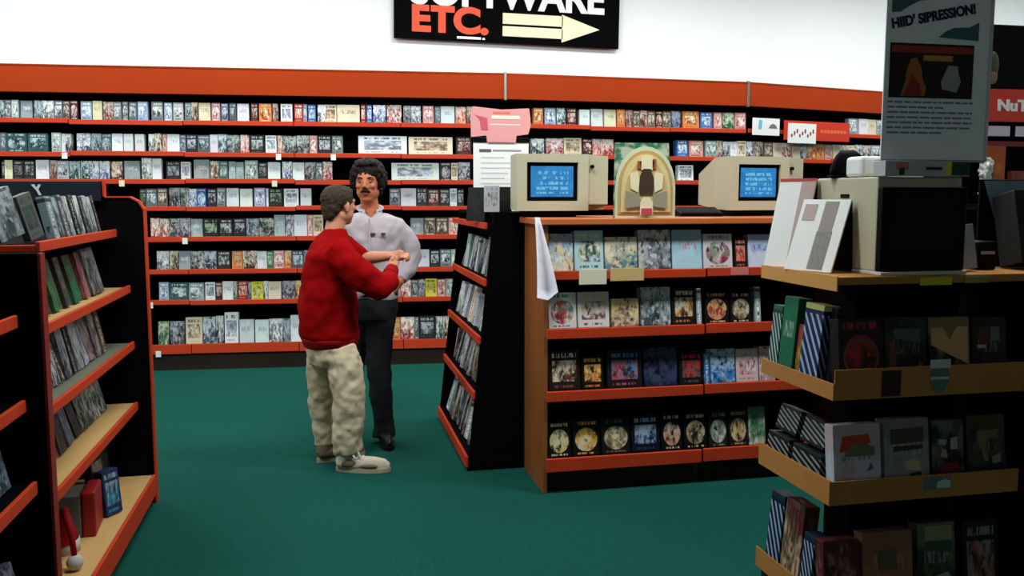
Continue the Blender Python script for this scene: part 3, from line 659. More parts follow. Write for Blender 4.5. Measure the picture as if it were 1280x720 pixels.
# ================================================================= black rack behind the gondola's left end
rk = empty('side_rack', (0, 0, 0)); rk.location = (.76, 4.73, 0)
prof = [(0, 0), (.345, 0), (.345, 1.42), (.15, 1.42)]
MB().prism(prof, 'y', 0, .022, BLK).build('end_panel', parent=rk)
MB().prism(prof, 'y', 1.22, 1.24, BLK).build('end_panel', parent=rk)
MB().box(.28, .31, .024, 1.22, 0, 1.40, BLK).build('back_panel', parent=rk)
MB().box(.15, .345, 0, 1.24, 1.421, 1.44, BLK).build('top_board', parent=rk)
RL = [(1.35, 1.385, .145), (1.035, 1.075, .113), (.715, .758, .08), (.405, .45, .048), (.02, .085, .004)]
for i, (za, zb, x) in enumerate(RL):
    if i == 0:
        s = MB().box(x+.012, .277, -.0, 1.0, zb-.02, zb-.012, BLK).build('shelf', parent=rk) if False else MB().box(x-.03, x+.02, .024, 1.2, zb-.02, zb-.008, BLK).build('shelf', parent=rk)
        MB().box(x-.045, x-.03, -.01, 1.22, za, zb, RED, bev=.003).build('lip', parent=s)
    else:
        s = MB().box(x, .277, .024, 1.2, zb-.03, zb-.012, BLK).build('shelf', parent=rk)
        MB().box(x-.016, x, .0, 1.22, za, zb, RED, bev=.003).build('lip', parent=s)
tag(rk, 'tall black leaning rack at the gondola\'s left end, red lips', 'rack')
cols5 = ['adaadwa', 'dawdaca', 'acacapa', 'dgfaadg', 'gafdgfa']
for i in range(1, 5):
    za, zb, x = RL[i]; y = 4.80
    for j in range(9):
        c = ['ddwdadwag', 'ddwdadwag', 'waawcawaa', 'gdfadagdf', 'gdafdgfda'][i][j]
        w = random.choice((.055, .065, .08, .10)); h = (.215 if i < 4 else .23)+random.uniform(-.02, .01)
        o = carton('software_box', w, h, .035, (.76+x+.022+w*.08+random.uniform(0, .015), y+w/2, zb-.0115), R(-90+random.uniform(-7, 7)), R(12+random.uniform(-3, 5)), c, 'full' if c in 'fgd' else random.choice(['spine', 'full', 'plain']), roll=R(random.uniform(-3, 3)))
        tag(o, '%s box, %s from the front on the black rack\'s %s shelf' % (CODE[c][0], ORD[j], ['top', 'second', 'third', 'fourth', 'bottom'][i]), 'software box', 'boxes on the black rack')
        y += .124
# what stands on the rack
o = carton('software_box', .17, .19, .02, (.842, 4.93, 1.387), R(-62), R(6), 'd', 'plain', ((18, 22, 20), (26, 32, 30), (30, 34, 32)))
tag(o, 'dark green-black box standing on top of the black rack', 'software box')
o = carton('software_box', .085, .145, .012, (.905, 4.755, 1.4415), R(-14), R(6), 'a', 'panel', ((158, 160, 160), (190, 186, 180), (130, 128, 130)))
tag(o, 'pale grey leaflet box in front of the dark box on the rack', 'software box')
o = carton('software_box', .09, .14, .05, (1.01, 4.93, 1.441), 0, 0, 'd', 'plain', ((20, 22, 20), (30, 30, 28), (36, 36, 34)))
tag(o, 'small black box beside the pale leaflet on the rack', 'software box')
o = carton('card_holder', .125, .07, .10, (.945, 4.835, 1.4405), 0, 0, 'd', 'plain', ((18, 22, 18), (26, 28, 24), (30, 30, 28)))
tag(o, 'low black card holder left of the left computer', 'holder')
# notice in a stand
ns = empty('notice_stand', (1.03, 5.11, 1.4405))
MB().box(-.165, .165, 0, .004, .0, .40, WHITE, bev=.0005).build('notice_sheet', parent=ns)
mb = MB(); gm = mat('grey_print', (150, 152, 158))
mb.box(-.13, -.06, -.002, 0, .345, .362, mat('dark_print', (90, 92, 98))).box(-.05, .12, -.002, 0, .35, .36, gm)
for q in range(6): mb.box(-.12, .02+.02*((q*7) % 4), -.0015, 0, .31-q*.03, .318-q*.03, mat('faint_print', (206, 206, 210)))
mb.build('print', parent=ns)
MB().box(-.165, -.09, -.006, .01, .40, .43, BLKP, bev=.002).build('clip', parent=ns)
MB().box(.09, .165, -.006, .01, .40, .43, BLKP, bev=.002).build('clip', parent=ns)
MB().box(-.14, .14, .02, .14, 0, .01, BLKP).box(-.01, .01, .006, .022, 0, .44, BLKP).build('stand', parent=ns)
PKM = mat('pink_card_print', (226, 156, 156), .5, .3)
mb = MB(); out = [(-.085, .402), (.085, .402), (.09, .44), (.16, .45), (.175, .50), (.172, .55), (.165, .60), (.0, .59), (-.17, .605), (-.182, .56), (-.18, .43), (-.09, .44)]
mb.prism(out, 'y', -.012, -.007, PKM)
mb.prism([(-.12, .47), (-.08, .47), (-.085, .54), (-.13, .55), (-.16, .56), (-.13, .53)], 'y', -.014, -.012, mat('rose_card', (204, 88, 104)))
mb.box(-.06, .11, -.014, -.012, .535, .555, mat('pale_lettering', (232, 226, 210)))
mb.box(-.05, .05, -.0135, -.012, .565, .578, mat('salmon_card', (226, 116, 100)))
mb.box(-.07, .11, -.0135, -.012, .50, .506, mat('pale_lettering', (232, 226, 210)))
mb.build('header_card', parent=ns)['label'] = 'pink shaped header card'
tag(ns, 'white notice under a pink header card behind the left computer', 'sign stand')
def K_(name, mb, m, voxel, smooth, disp):
    o = mb.build(name, m); o.data.materials.clear(); o.data.materials.append(m)
    for p in o.data.polygons: p.material_index = 0
    return rebuilt(o, voxel, smooth, disp)
# ================================================================= rack on the left side of the aisle
lr = empty('aisle_rack', (-.9, 3.9, 0))
def LB(name, mb, par=None):
    o = mb.build(name); o.parent = par or lr
    if par is None: o.location = (.9, -3.9, 0)
    else: o.location = (0, 0, 0)
    return o
FAR = [(-1.62, 0), (-.85, 0), (-.85, 1.462), (-.872, 1.50), (-.91, 1.522), (-1.03, 1.522), (-1.03, 1.60), (-1.62, 1.60)]
LB('divider', MB().prism(FAR, 'y', 4.56, 4.60, BLK))
tr = MB()
E_ = FAR[1:8]
for i in range(len(E_)-1):
    (xa, za), (xb, zb) = E_[i], E_[i+1]
    d = Vector((xb-xa, zb-za)); nrm = Vector((d.y, -d.x)).normalized()*.007
    tr.prism([(xa, za), (xb, zb), (xb+nrm.x, zb+nrm.y), (xa+nrm.x, za+nrm.y)], 'y', 4.552, 4.604, RED)
LB('edge_trim', tr)
LB('divider', MB().prism([(-1.62, 0), (-.905, 0), (-.905, 1.345), (-1.62, 1.345)], 'y', 3.10, 3.14, BLK))
LB('edge_trim', MB().box(-.905, -.896, 3.094, 3.144, 0, 1.345, mat('dark_red_edge', (140, 40, 36), .45, .3)))
LB('header_board', MB().box(-1.75, -1.035, 4.535, 4.555, 1.505, 1.60, NAVYP, bev=.002))
hm = mat('header_lettering', (190, 196, 204))
LB('header_mark', MB().prism([(-1.335, 1.583), (-1.322, 1.585), (-1.312, 1.57), (-1.302, 1.585), (-1.292, 1.583), (-1.304, 1.56), (-1.292, 1.535), (-1.302, 1.533), (-1.314, 1.558)], 'y', 4.531, 4.535, hm))
LB('back_panel', MB().box(-1.66, -1.622, 1.2, 4.6, 0, 1.50, BLK))
LB('plinth', MB().box(-1.60, -.90, 3.16, 4.55, 0, .055, BLK).box(-1.60, -.96, 1.2, 3.09, 0, .05, BLK))
LT = [(1.335, 1.372, -.966, 3.34), (1.065, 1.102, -.915, 3.146), (.79, .828, -.908, 3.146), (.488, .528, -.905, 3.146), (.058, .158, -.838, 3.146)]
for i, (za, zb, x, y0) in enumerate(LT):
    m = PLY if i in (1, 3, 4) else mat('grey_green_board', (112, 116, 96), .6, .3)
    s = LB('shelf', MB().box(-1.62, x-.016, y0+(.016 if i == 0 else 0), 4.555 if i < 4 else 4.555, zb-.03, zb-.014, m if i else BLK))
    mb = MB().box(x-.015, x, y0, 4.52, za, zb, RED, bev=.003)
    if i == 0: mb.box(-1.62, x-.0155, y0, y0+.015, za, zb-.012, RED, bev=.003)
    LB('lip', mb, s); 
NTR = [(1.108, 1.15, -.965), (.832, .872, -.955), (.556, .60, -.935), (.09, .15, -.90)]
for (za, zb, x) in NTR:
    s = LB('shelf', MB().box(-1.62, x-.016, 1.2, 3.096, zb-.03, zb-.014, BLK))
    LB('lip', MB().box(x-.015, x, 1.2, 3.07, za, zb, RED, bev=.003), s)
for c in lr.children:
    for g in c.children: g.matrix_parent_inverse = Matrix.Identity(4)
tag(lr, 'tall black aisle rack on the left with red lips and edge trim', 'rack')
def rackbox(y, z, w, h, d, c, lay, lab, x, lean=14, rz=90, cols=None, roll=0):
    o = carton('software_box', w, h, d, (x, y, z), R(rz), R(lean), c, lay, cols, R(roll))
    tag(o, lab, 'software box', 'boxes on the aisle rack'); return o
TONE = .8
_rb = rackbox
def rackbox(y, z, w, h, d, c, lay, lab, x, lean=14, rz=90, cols=None, roll=0):
    return _rb(y, z, w, h, d, c, lay, lab, x-w/2*abs(math.sin(R(rz-90))) if abs(rz-90) < 12 else x, lean, rz, cols, roll)
Z = [LT[0][1]-.0135, LT[1][1]-.0135, LT[2][1]-.0135, LT[3][1]-.0135, LT[4][1]-.0135]
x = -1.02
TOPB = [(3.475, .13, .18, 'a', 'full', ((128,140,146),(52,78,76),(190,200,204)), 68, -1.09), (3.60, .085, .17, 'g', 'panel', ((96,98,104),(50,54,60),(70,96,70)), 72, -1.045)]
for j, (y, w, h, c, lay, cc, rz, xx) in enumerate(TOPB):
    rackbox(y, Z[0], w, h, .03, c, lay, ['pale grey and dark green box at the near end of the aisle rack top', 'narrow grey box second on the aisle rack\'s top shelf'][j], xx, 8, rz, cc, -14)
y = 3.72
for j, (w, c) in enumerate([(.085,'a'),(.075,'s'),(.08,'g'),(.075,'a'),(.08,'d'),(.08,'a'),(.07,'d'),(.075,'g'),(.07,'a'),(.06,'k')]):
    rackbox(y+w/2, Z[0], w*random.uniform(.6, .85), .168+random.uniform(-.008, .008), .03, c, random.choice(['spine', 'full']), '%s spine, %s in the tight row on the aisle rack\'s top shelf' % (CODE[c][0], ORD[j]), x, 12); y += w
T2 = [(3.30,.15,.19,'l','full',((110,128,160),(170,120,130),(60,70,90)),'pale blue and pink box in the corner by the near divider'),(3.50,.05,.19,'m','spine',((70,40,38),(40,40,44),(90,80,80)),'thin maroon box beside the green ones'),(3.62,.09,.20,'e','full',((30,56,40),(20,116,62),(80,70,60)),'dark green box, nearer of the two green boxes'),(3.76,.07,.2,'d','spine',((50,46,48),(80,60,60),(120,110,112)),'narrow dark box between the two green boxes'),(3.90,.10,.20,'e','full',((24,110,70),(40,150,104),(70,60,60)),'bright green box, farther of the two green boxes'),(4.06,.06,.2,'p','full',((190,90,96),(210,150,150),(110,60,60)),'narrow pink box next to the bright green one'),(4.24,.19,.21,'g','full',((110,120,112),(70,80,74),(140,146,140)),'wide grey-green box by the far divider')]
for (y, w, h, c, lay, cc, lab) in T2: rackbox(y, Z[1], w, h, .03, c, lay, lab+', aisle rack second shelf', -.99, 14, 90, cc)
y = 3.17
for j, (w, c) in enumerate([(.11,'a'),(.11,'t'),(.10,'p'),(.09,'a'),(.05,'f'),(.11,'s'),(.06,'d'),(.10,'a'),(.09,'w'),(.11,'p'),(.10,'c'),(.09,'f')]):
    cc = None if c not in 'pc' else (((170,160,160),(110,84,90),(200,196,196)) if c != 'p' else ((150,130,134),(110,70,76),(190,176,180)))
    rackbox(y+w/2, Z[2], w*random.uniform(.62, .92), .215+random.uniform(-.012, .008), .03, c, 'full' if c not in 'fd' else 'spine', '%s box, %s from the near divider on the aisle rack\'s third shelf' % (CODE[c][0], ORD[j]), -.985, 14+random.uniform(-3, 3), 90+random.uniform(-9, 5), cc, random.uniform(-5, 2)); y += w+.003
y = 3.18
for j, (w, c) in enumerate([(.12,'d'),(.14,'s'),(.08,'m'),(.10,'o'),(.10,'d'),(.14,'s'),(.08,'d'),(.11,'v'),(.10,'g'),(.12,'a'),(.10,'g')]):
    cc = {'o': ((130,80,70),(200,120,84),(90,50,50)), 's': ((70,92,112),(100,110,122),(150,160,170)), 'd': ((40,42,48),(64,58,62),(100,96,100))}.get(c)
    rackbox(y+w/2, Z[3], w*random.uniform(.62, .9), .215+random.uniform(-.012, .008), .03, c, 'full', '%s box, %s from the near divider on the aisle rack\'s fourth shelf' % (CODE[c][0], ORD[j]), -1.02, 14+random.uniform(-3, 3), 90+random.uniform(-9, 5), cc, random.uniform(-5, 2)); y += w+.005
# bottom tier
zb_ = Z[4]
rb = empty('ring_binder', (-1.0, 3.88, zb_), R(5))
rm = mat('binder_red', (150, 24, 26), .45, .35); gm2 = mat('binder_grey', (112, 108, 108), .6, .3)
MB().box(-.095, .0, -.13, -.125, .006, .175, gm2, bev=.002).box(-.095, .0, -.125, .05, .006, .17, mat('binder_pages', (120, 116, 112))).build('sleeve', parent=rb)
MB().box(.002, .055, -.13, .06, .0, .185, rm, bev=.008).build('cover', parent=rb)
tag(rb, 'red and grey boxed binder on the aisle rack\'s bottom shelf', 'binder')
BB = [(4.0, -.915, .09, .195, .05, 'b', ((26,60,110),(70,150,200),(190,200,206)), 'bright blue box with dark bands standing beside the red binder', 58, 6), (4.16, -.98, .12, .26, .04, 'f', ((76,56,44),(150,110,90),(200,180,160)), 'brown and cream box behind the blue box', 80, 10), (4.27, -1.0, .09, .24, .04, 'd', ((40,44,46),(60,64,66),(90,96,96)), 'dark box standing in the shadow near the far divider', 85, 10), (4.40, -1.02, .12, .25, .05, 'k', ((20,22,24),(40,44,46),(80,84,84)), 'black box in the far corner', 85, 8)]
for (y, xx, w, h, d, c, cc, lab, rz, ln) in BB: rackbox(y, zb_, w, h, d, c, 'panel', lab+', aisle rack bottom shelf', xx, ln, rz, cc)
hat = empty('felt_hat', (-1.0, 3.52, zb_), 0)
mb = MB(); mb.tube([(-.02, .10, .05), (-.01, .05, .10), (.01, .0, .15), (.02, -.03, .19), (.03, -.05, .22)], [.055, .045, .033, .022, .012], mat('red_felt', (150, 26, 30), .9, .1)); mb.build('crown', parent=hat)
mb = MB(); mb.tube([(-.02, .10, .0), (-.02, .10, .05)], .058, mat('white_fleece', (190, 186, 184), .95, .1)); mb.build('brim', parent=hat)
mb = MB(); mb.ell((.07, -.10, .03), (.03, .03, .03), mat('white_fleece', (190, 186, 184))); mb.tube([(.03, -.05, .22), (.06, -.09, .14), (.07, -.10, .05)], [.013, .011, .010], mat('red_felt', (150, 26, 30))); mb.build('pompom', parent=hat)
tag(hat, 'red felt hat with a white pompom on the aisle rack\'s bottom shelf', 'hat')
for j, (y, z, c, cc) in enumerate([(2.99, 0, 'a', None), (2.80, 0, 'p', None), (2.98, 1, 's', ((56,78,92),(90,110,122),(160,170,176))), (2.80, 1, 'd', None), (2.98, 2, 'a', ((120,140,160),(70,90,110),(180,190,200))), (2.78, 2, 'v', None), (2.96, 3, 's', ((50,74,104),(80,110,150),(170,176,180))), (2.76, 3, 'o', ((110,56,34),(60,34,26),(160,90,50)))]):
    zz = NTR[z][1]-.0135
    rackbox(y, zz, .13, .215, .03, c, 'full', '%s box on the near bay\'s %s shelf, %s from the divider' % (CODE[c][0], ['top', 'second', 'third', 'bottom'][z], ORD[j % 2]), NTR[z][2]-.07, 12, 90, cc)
TONE = 1.0
# flat white stack seen over the far divider, on the wall unit's fourth shelf
for q in range(2):
    s_ = MB().box(0, .30, 0, .2, 0, .028, WHITE, bev=.004).build('magazine'); u, a, ux, uy, L = UNIT[0]
    s_.location = (ux+1.13*math.cos(a)-.04*math.sin(a), uy+1.13*math.sin(a)+.04*math.cos(a), LIPZ[3][1]-.0095+q*.0285); s_.rotation_euler = (0, 0, a)
    tag(s_, 'white magazine lying flat over the aisle rack\'s far divider, %s one' % ['lower', 'upper'][q], 'magazine', 'magazines lying flat on the wall shelf')

# ================================================================= cardboard tower, right foreground
TX, TY, TW, TD = 1.625, 2.55, .725, .48
tw_ = empty('cardboard_display', (TX, TY, 0))
def T(name, mb, par=None): return mb.build(name, parent=par or tw_)
T('core', MB().box(.27, .70, .30, .46, 0, 1.24, BLK))
T('base', MB().box(.02, TW-.02, .02, TD, 0, .09, mat('dark_card', (52, 38, 28), .8, .1)))
TR = [(.10, .165, .075, .10), (.505, .51, .085, .075), (.862, .866, .10, .04)]
TZ = [.105, .512, .868]
for i, z in enumerate(TZ):
    fh = [.075, .075, .096][i]; lh = [.072, .080, .05][i]
    s = T('tray', MB().box(0, TW, 0, TD, z-.006, z, CARD))
    MB().box(0, TW, -.005, .0, z-.006, z+fh, CARD, bev=.001).box(-.005, 0, -.005, TD, z-.006, z+lh, CARD, bev=.001).build('lip', parent=s)
s = T('top_tray', MB().box(0, TW+.03, 0, TD+.02, 1.242, 1.268, CARD, bev=.002))
MB().box(-.006, .0, -.004, TD+.02, 1.222, 1.272, mat('pale_card_edge', (206, 150, 86), .7, .2), bev=.001).build('lip', parent=s)
stk = empty('lip_sticker', (0, 0, 0)); bpy.data.objects.remove(stk)
so = MB()
so.prism([(.39+.037*math.cos(t), .924+.052*math.sin(t)) for t in [k*math.pi/9 for k in range(18)]], 'y', -.0075, -.0055, mat('sticker_green_grey', (84, 116, 108)))
so.prism([(.355, .918), (.425, .918), (.425, .926), (.355, .926)], 'y', -.0085, -.0075, mat('sticker_pale', (190, 200, 196)))
so.box(.352, .428, -.0085, -.0055, .956, .985, mat('sticker_white', (196, 196, 206)))
T('sticker', so)
T('cut_out', MB().box(.172, .243, -.0075, -.0055, .868, .955, mat('dark_maroon_card', (46, 18, 18))))
T('sticker', MB().box(.352, .455, -.0075, -.0055, .535, .58, mat('sticker_grey', (110, 114, 116))).prism([(.40, .54), (.45, .54), (.452, .562), (.43, .572), (.40, .56)], 'y', -.0085, -.0075, mat('sticker_pale', (190, 200, 196))))
YEL = mat('yellow_tag', (196, 190, 40), .5, .3)
T('shelf_tag', MB().box(.30, .42, -.004, -.001, 1.236, 1.262, YEL, bev=.0005))['label'] = 'yellow shelf tag'
T('shelf_tag', MB().box(.47, .56, -.004, -.001, 1.240, 1.262, mat('dull_yellow_tag', (150, 140, 70)), bev=.0005))
tag(tw_, 'cardboard tray tower full of dark boxes in the right foreground', 'display stand')
FB = [
 (.035,.17,2,.25,'k','round',((12,10,10),(30,26,24),(170,40,40)),'black box with a thin ring emblem on the tower\'s upper tray'),
 (.208,.165,2,.25,'k','panel',((12,12,12),(60,70,56),(120,80,70)),'black box with a dim green picture on the tower\'s upper tray'),
 (.376,.165,2,.245,'k','panel',((14,12,12),(214,168,120),(130,90,76)),'black box with a peach picture on the tower\'s upper tray'),
 (.545,.14,2,.24,'k','panel',((12,12,12),(90,56,40),(120,120,110)),'black box with a small brown picture on the tower\'s upper tray'),
 (.03,.185,1,.245,'w','panel',((184,192,204),(170,66,44),(96,100,84)),'white box with a red picture on the tower\'s middle tray'),
 (.222,.18,1,.255,'a','panel',((140,142,146),(70,62,56),(190,170,140)),'silver grey box on the tower\'s middle tray'),
 (.408,.13,1,.24,'k','full',((12,12,12),(150,150,146),(100,30,26)),'black box with white and red shapes on the tower\'s middle tray'),
 (.545,.16,1,.25,'k','full',((12,12,12),(96,88,54),(120,116,116)),'black box with an olive shape on the tower\'s middle tray'),
 (.012,.14,0,.25,'m','full',((40,12,14),(170,120,124),(90,20,24)),'dark red and pink box on the tower\'s lowest tray'),
 (.16,.20,0,.265,'m','panel',((150,100,78),(84,74,50),(170,130,104)),'peach box with an olive screen shape on the tower\'s lowest tray'),
 (.375,.155,0,.28,'v','panel',((24,34,30),(150,150,116),(160,170,170)),'striped black box with a green and cream label on the lowest tray'),
 (.555,.15,0,.275,'k','panel',((16,14,14),(150,80,50),(130,126,124)),'black box with an orange picture on the tower\'s lowest tray'),
]
ART = {
 'black box with a peach picture': [([(-.45, .86), (-.16, .86), (.0, .68), (.14, .82), (.2, .86), (.45, .86), (.45, .34), (.05, .46), (-.45, .62)], (206, 160, 112)), ([(.0, .68), (.2, .74), (.42, .62), (.1, .60)], (170, 96, 76))],
 'black box with a small brown picture': [([(-.30, .62), (.0, .62), (.0, .86), (-.30, .86)], (84, 46, 34)), ([(.05, .66), (.3, .66), (.3, .86), (.05, .86)], (110, 112, 110)), ([(-.35, .56), (-.1, .56), (-.1, .61), (-.35, .61)], (170, 168, 160))],
 'black box with a dim green picture': [([(-.3, .72), (.35, .64), (.35, .84), (-.3, .84)], (74, 88, 74)), ([(-.42, .2), (-.28, .2), (-.26, .62), (-.4, .7)], (96, 60, 50)), ([(.25, .28), (.36, .24), (.4, .36), (.3, .4)], (110, 100, 60))],
 'white box with a red picture': [([(-.38, .62), (-.3, .84), (.25, .86), (.3, .74), (.0, .66)], (190, 60, 34)), ([(-.28, .56), (.36, .56), (.38, .68), (.2, .72), (-.1, .74), (-.2, .66)], (112, 110, 78)), ([(.2, .34), (.34, .38), (.28, .46)], (90, 96, 120)), ([(.34, .02), (.46, .02), (.46, .22), (.38, .2)], (20, 40, 40))],
 'silver grey box': [([(-.36, .66), (.38, .68), (.38, .88), (-.36, .86)], (72, 58, 48)), ([(-.3, .56), (.36, .58), (.36, .64), (-.3, .63)], (40, 48, 60)), ([(.0, .3), (.3, .3), (.28, .42), (.1, .44), (-.05, .4)], (196, 172, 140)), ([(.0, .05), (.36, .05), (.3, .28), (.05, .26)], (30, 56, 54))],
 'black box with white and red shapes': [([(-.3, .66), (-.08, .64), (-.02, .72), (-.3, .74)], (150, 150, 146)), ([(.08, .58), (.3, .58), (.3, .76), (.08, .74)], (160, 162, 164)), ([(-.24, .48), (-.02, .46), (-.06, .58), (-.2, .6)], (150, 144, 130)), ([(-.36, .2), (.4, .2), (.3, .4), (-.2, .38)], (104, 24, 22))],
 'black box with an olive shape': [([(-.25, .78), (.34, .80), (.30, .70), (-.02, .68), (.06, .36), (-.05, .36), (-.2, .66)], (112, 100, 56)), ([(.16, .32), (.38, .34), (.36, .46), (.14, .42)], (128, 124, 120)), ([(-.3, .14), (.3, .14), (.3, .24), (-.3, .24)], (70, 66, 58))],
 'peach box with an olive screen shape': [([(-.2, .5), (.18, .5), (.18, .76), (-.2, .76)], (84, 82, 56)), ([(-.4, .0), (.5, .0), (.3, .26), (-.1, .32)], (44, 22, 20))],
 'striped black box with a green and cream label': [([(-.3, .78), (.42, .78), (.42, .96), (-.3, .96)], (136, 136, 96)), ([(-.3, .66), (.4, .62), (.42, .77), (-.3, .77)], (50, 76, 58)), ([(-.34, .3), (.3, .38), (.42, .26), (.1, .2), (-.3, .16)], (168, 150, 134))],
}
for (xo, w, ti, h, c, lay, cc, lab) in FB:
    if lab.split(' on the')[0] in ART: lay = 'plain'
    o = carton('software_box', w*.96, h, .05, (TX+xo+w/2, TY+.022, TZ[ti]+.001), 0, R(7), c, lay, cc, jit=3)
    tag(o, lab, 'software box', 'boxes facing the front of the cardboard tower')
    if 'ring emblem' in lab:
        rg = MB(); kx = 1/(w*.96); kz = 1/h; rr0 = .062
        rg.tube([(rr0*kx*math.cos(t), -.015, .47+rr0*kz*math.sin(t)) for t in [q*math.pi/14 for q in range(29)]], .022, mat('ring_print', (96, 84, 72)), seg=6)
        rg.build('ring_print', parent=o)
    for (pts, colr) in ART.get(lab.split(' on the')[0], []):
        am = MB(); am.prism(pts, 'y', -.02-.004*random.random(), .0, mat('carton_print_%d_%d_%d' % colr, colr)); am.build('picture_print', parent=o)
# ring on the first box
# boxes facing the aisle
NVS = ((16, 26, 54), (24, 40, 60), (150, 176, 206)); BKS = ((14, 16, 18), (26, 36, 34), (140, 146, 150)); GRS = ((14, 96, 66), (20, 110, 74), (160, 190, 170))
SB = [ (.438, .07, 2, .25, 'stripe', ((20,60,50),(30,90,70),(170,190,196)), .0, 'teal striped box at the aisle corner of the upper tray', 0),
 (.348, .10, 2, .29, 'plain', GRS, .0, 'tall bright green box on the aisle side of the upper tray', 0),
 (.275, .04, 2, .2, 'full', ((24,22,24),(190,170,60),(150,60,50)), .01, 'small black and yellow box between the green and the striped box', 0),
 (.192, .12, 2, .285, 'stripe', ((14,28,70),(186,196,120),(150,176,206)), .0, 'navy box with white slanting stripes on the upper tray', 0),
 (.118, .035, 2, .28, 'plain', ((10,14,26),(14,20,34),(20,26,40)), .03, 'plain navy black box at the tower\'s upper corner', 0),
 (.385, .16, 1, .125, 'stripe', BKS, .0, 'lower black striped box at the aisle side\'s far end, middle tray', 0),
 (.19, .19, 1, .125, 'stripe', BKS, .0, 'lower black striped box near the corner, middle tray', 0),
 (.40, .10, 0, .30, 'stripe', NVS, .0, 'navy striped box at the far end of the lowest tray', 0),
 (.275, .13, 0, .31, 'full', ((56,60,34),(196,170,140),(90,30,26)), .0, 'olive box with cream top on the lowest tray', 0),
 (.165, .07, 0, .23, 'stripe', NVS, .0, 'short navy striped box near the corner of the lowest tray', 0)]
for (yo, w, ti, h, lay, cc, dx, lab, _) in SB:
    o = carton('software_box', w*.96, h, .06 if w > .06 else .04, (TX+.014+dx, TY+yo, TZ[ti]+.001), R(-90), R(5), 'k', lay, cc, jit=3)
    tag(o, lab, 'software box', 'boxes on the aisle side of the cardboard tower')
for (yo, w, lab) in ((.38, .15, 'upper black striped box at the aisle side\'s far end, middle tray'), (.20, .16, 'upper black striped box near the corner, middle tray')):
    o = carton('software_box', w*.96, .095, .05, (TX+.045, TY+yo, TZ[1]+.129), R(-90), R(16), 'k', 'stripe', BKS, jit=3)
    tag(o, lab, 'software box', 'boxes on the aisle side of the cardboard tower')

# ---- on the tower
ZT = 1.2685
bm_ = empty('computer_terminal', (1.79, 2.56, ZT))
MB().box(.0, .318, .04, .41, .012, .325, BEIGE, bev=.006).box(-.004, .322, 0, .42, .0, .012, mat('pale_grey_plastic', (196, 196, 190)), bev=.003).build('case', parent=bm_)
MB().box(.0, .318, .012, .039, .012, .29, BLKP, bev=.004).build('front_panel', parent=bm_)
MB().box(.03, .288, .0105, .0118, .07, .26, mat('dark_glass', (4, 4, 5), .3, .1)).build('screen', parent=bm_)
MB().box(-.003, -.0001, .20, .25, .255, .268, BLKP).build('vent', parent=bm_)
tag(bm_, 'beige-cased machine with a black front panel on the cardboard tower', 'computer')
pb = empty('flat_box', (1.79, 2.562, 0)); pb.location = (1.79, 2.60, ZT+.3265)
MB().box(.0, .315, -.035, .03, 0, .05, mat('dusky_print', (176, 178, 182), .5, .3, noise=.3, scale=14), bev=.002).build('carton', parent=pb)
MB().box(.225, .245, -.037, -.035, .003, .047, mat('lime_print', (206, 214, 70))).box(.246, .314, -.037, -.035, .003, .047, mat('pine_print', (20, 66, 44))).box(.04, .085, -.037, -.035, .02, .045, mat('rose_grey_print', (196, 116, 108))).box(.05, .07, -.0375, -.037, .004, .026, mat('dark_print2', (44, 34, 34))).box(.15, .21, -.037, -.035, .02, .03, mat('dark_print2', (44, 34, 34))).build('print', parent=pb)
tag(pb, 'flat printed box lying on the black-fronted machine under the poster', 'box')
# poster standing in a holder
po = empty('poster_stand', (1.795, 2.60, ZT+.3775))
PG = mat('pale_blue_grey_poster', (240, 242, 248), .5, .3)
MB().box(0, .395, 0, .005, 0, .66, PG, bev=.0008).build('poster', parent=po)
TEAL = mat('teal_poster_print', (60, 104, 106))
pr = MB()
pr.prism([(.018, 0.658), (.018, 0.4750), (.05, 0.4780), (.085, 0.5000), (.12, 0.5160), (.168, 0.5220), (.168, 0.658)], 'y', -.0015, 0, TEAL)
pr.prism([(.195, 0.4020), (.345, 0.3950), (.345, 0.4550), (.31, 0.4380), (.25, 0.4340), (.22, 0.4220)], 'y', -.0015, 0, TEAL)
pr.build('print', parent=po)
tx = mat('poster_ink', (24, 32, 54))
tt = text('headline', "HIID' SIPRESSION!", .043, (.022, -.001, .425), tx, po, bold=.0022, width=.315, rot=(R(90), R(-11), 0), ext=.0006)
MB().box(.018, .33, -.002, 0, .205, .38, mat('dark_picture', (26, 14, 14))).build('picture', parent=po)
pi = MB()
pi.box(.024, .325, -.0028, -.002, .35, .372, mat('dark_red_banner', (160, 50, 34))).box(.14, .25, -.0028, -.002, .325, .343, mat('dull_gold', (190, 136, 56)))
pi.prism([(.06, 0.2100), (.15, 0.2120), (.155, 0.2400), (.14, 0.2650), (.135, 0.3000), (.115, 0.3350), (.095, 0.3300), (.08, 0.2900), (.075, 0.2500)], 'y', -.0028, -.002, mat('amber_figure', (176, 100, 50)))
pi.prism([(.07, 0.2120), (.14, 0.2120), (.13, 0.2500), (.10, 0.2800), (.09, 0.2500)], 'y', -.0034, -.0028, mat('deep_red_figure', (150, 40, 36)))
pi.prism([(.215, 0.2350), (.27, 0.2250), (.285, 0.2600), (.275, 0.2850), (.27, 0.3100), (.235, 0.3120), (.22, 0.2800), (.21, 0.2600)], 'y', -.0028, -.002, mat('grey_figure', (160, 156, 160)))
pi.build('picture_detail', parent=po)
sm = MB(); rr_ = random.Random(3)
for li in range(7):
    xx = .016; z = .188-li*.0165
    while xx < (.33 if li not in (1, 6) else .22):
        w = rr_.uniform(.012, .045); sm.box(xx, min(xx+w, .335), -.0012, 0, z, z+.006, mat('poster_small_print', (120, 132, 150))); xx += w+.006
sm.build('small_print', parent=po)
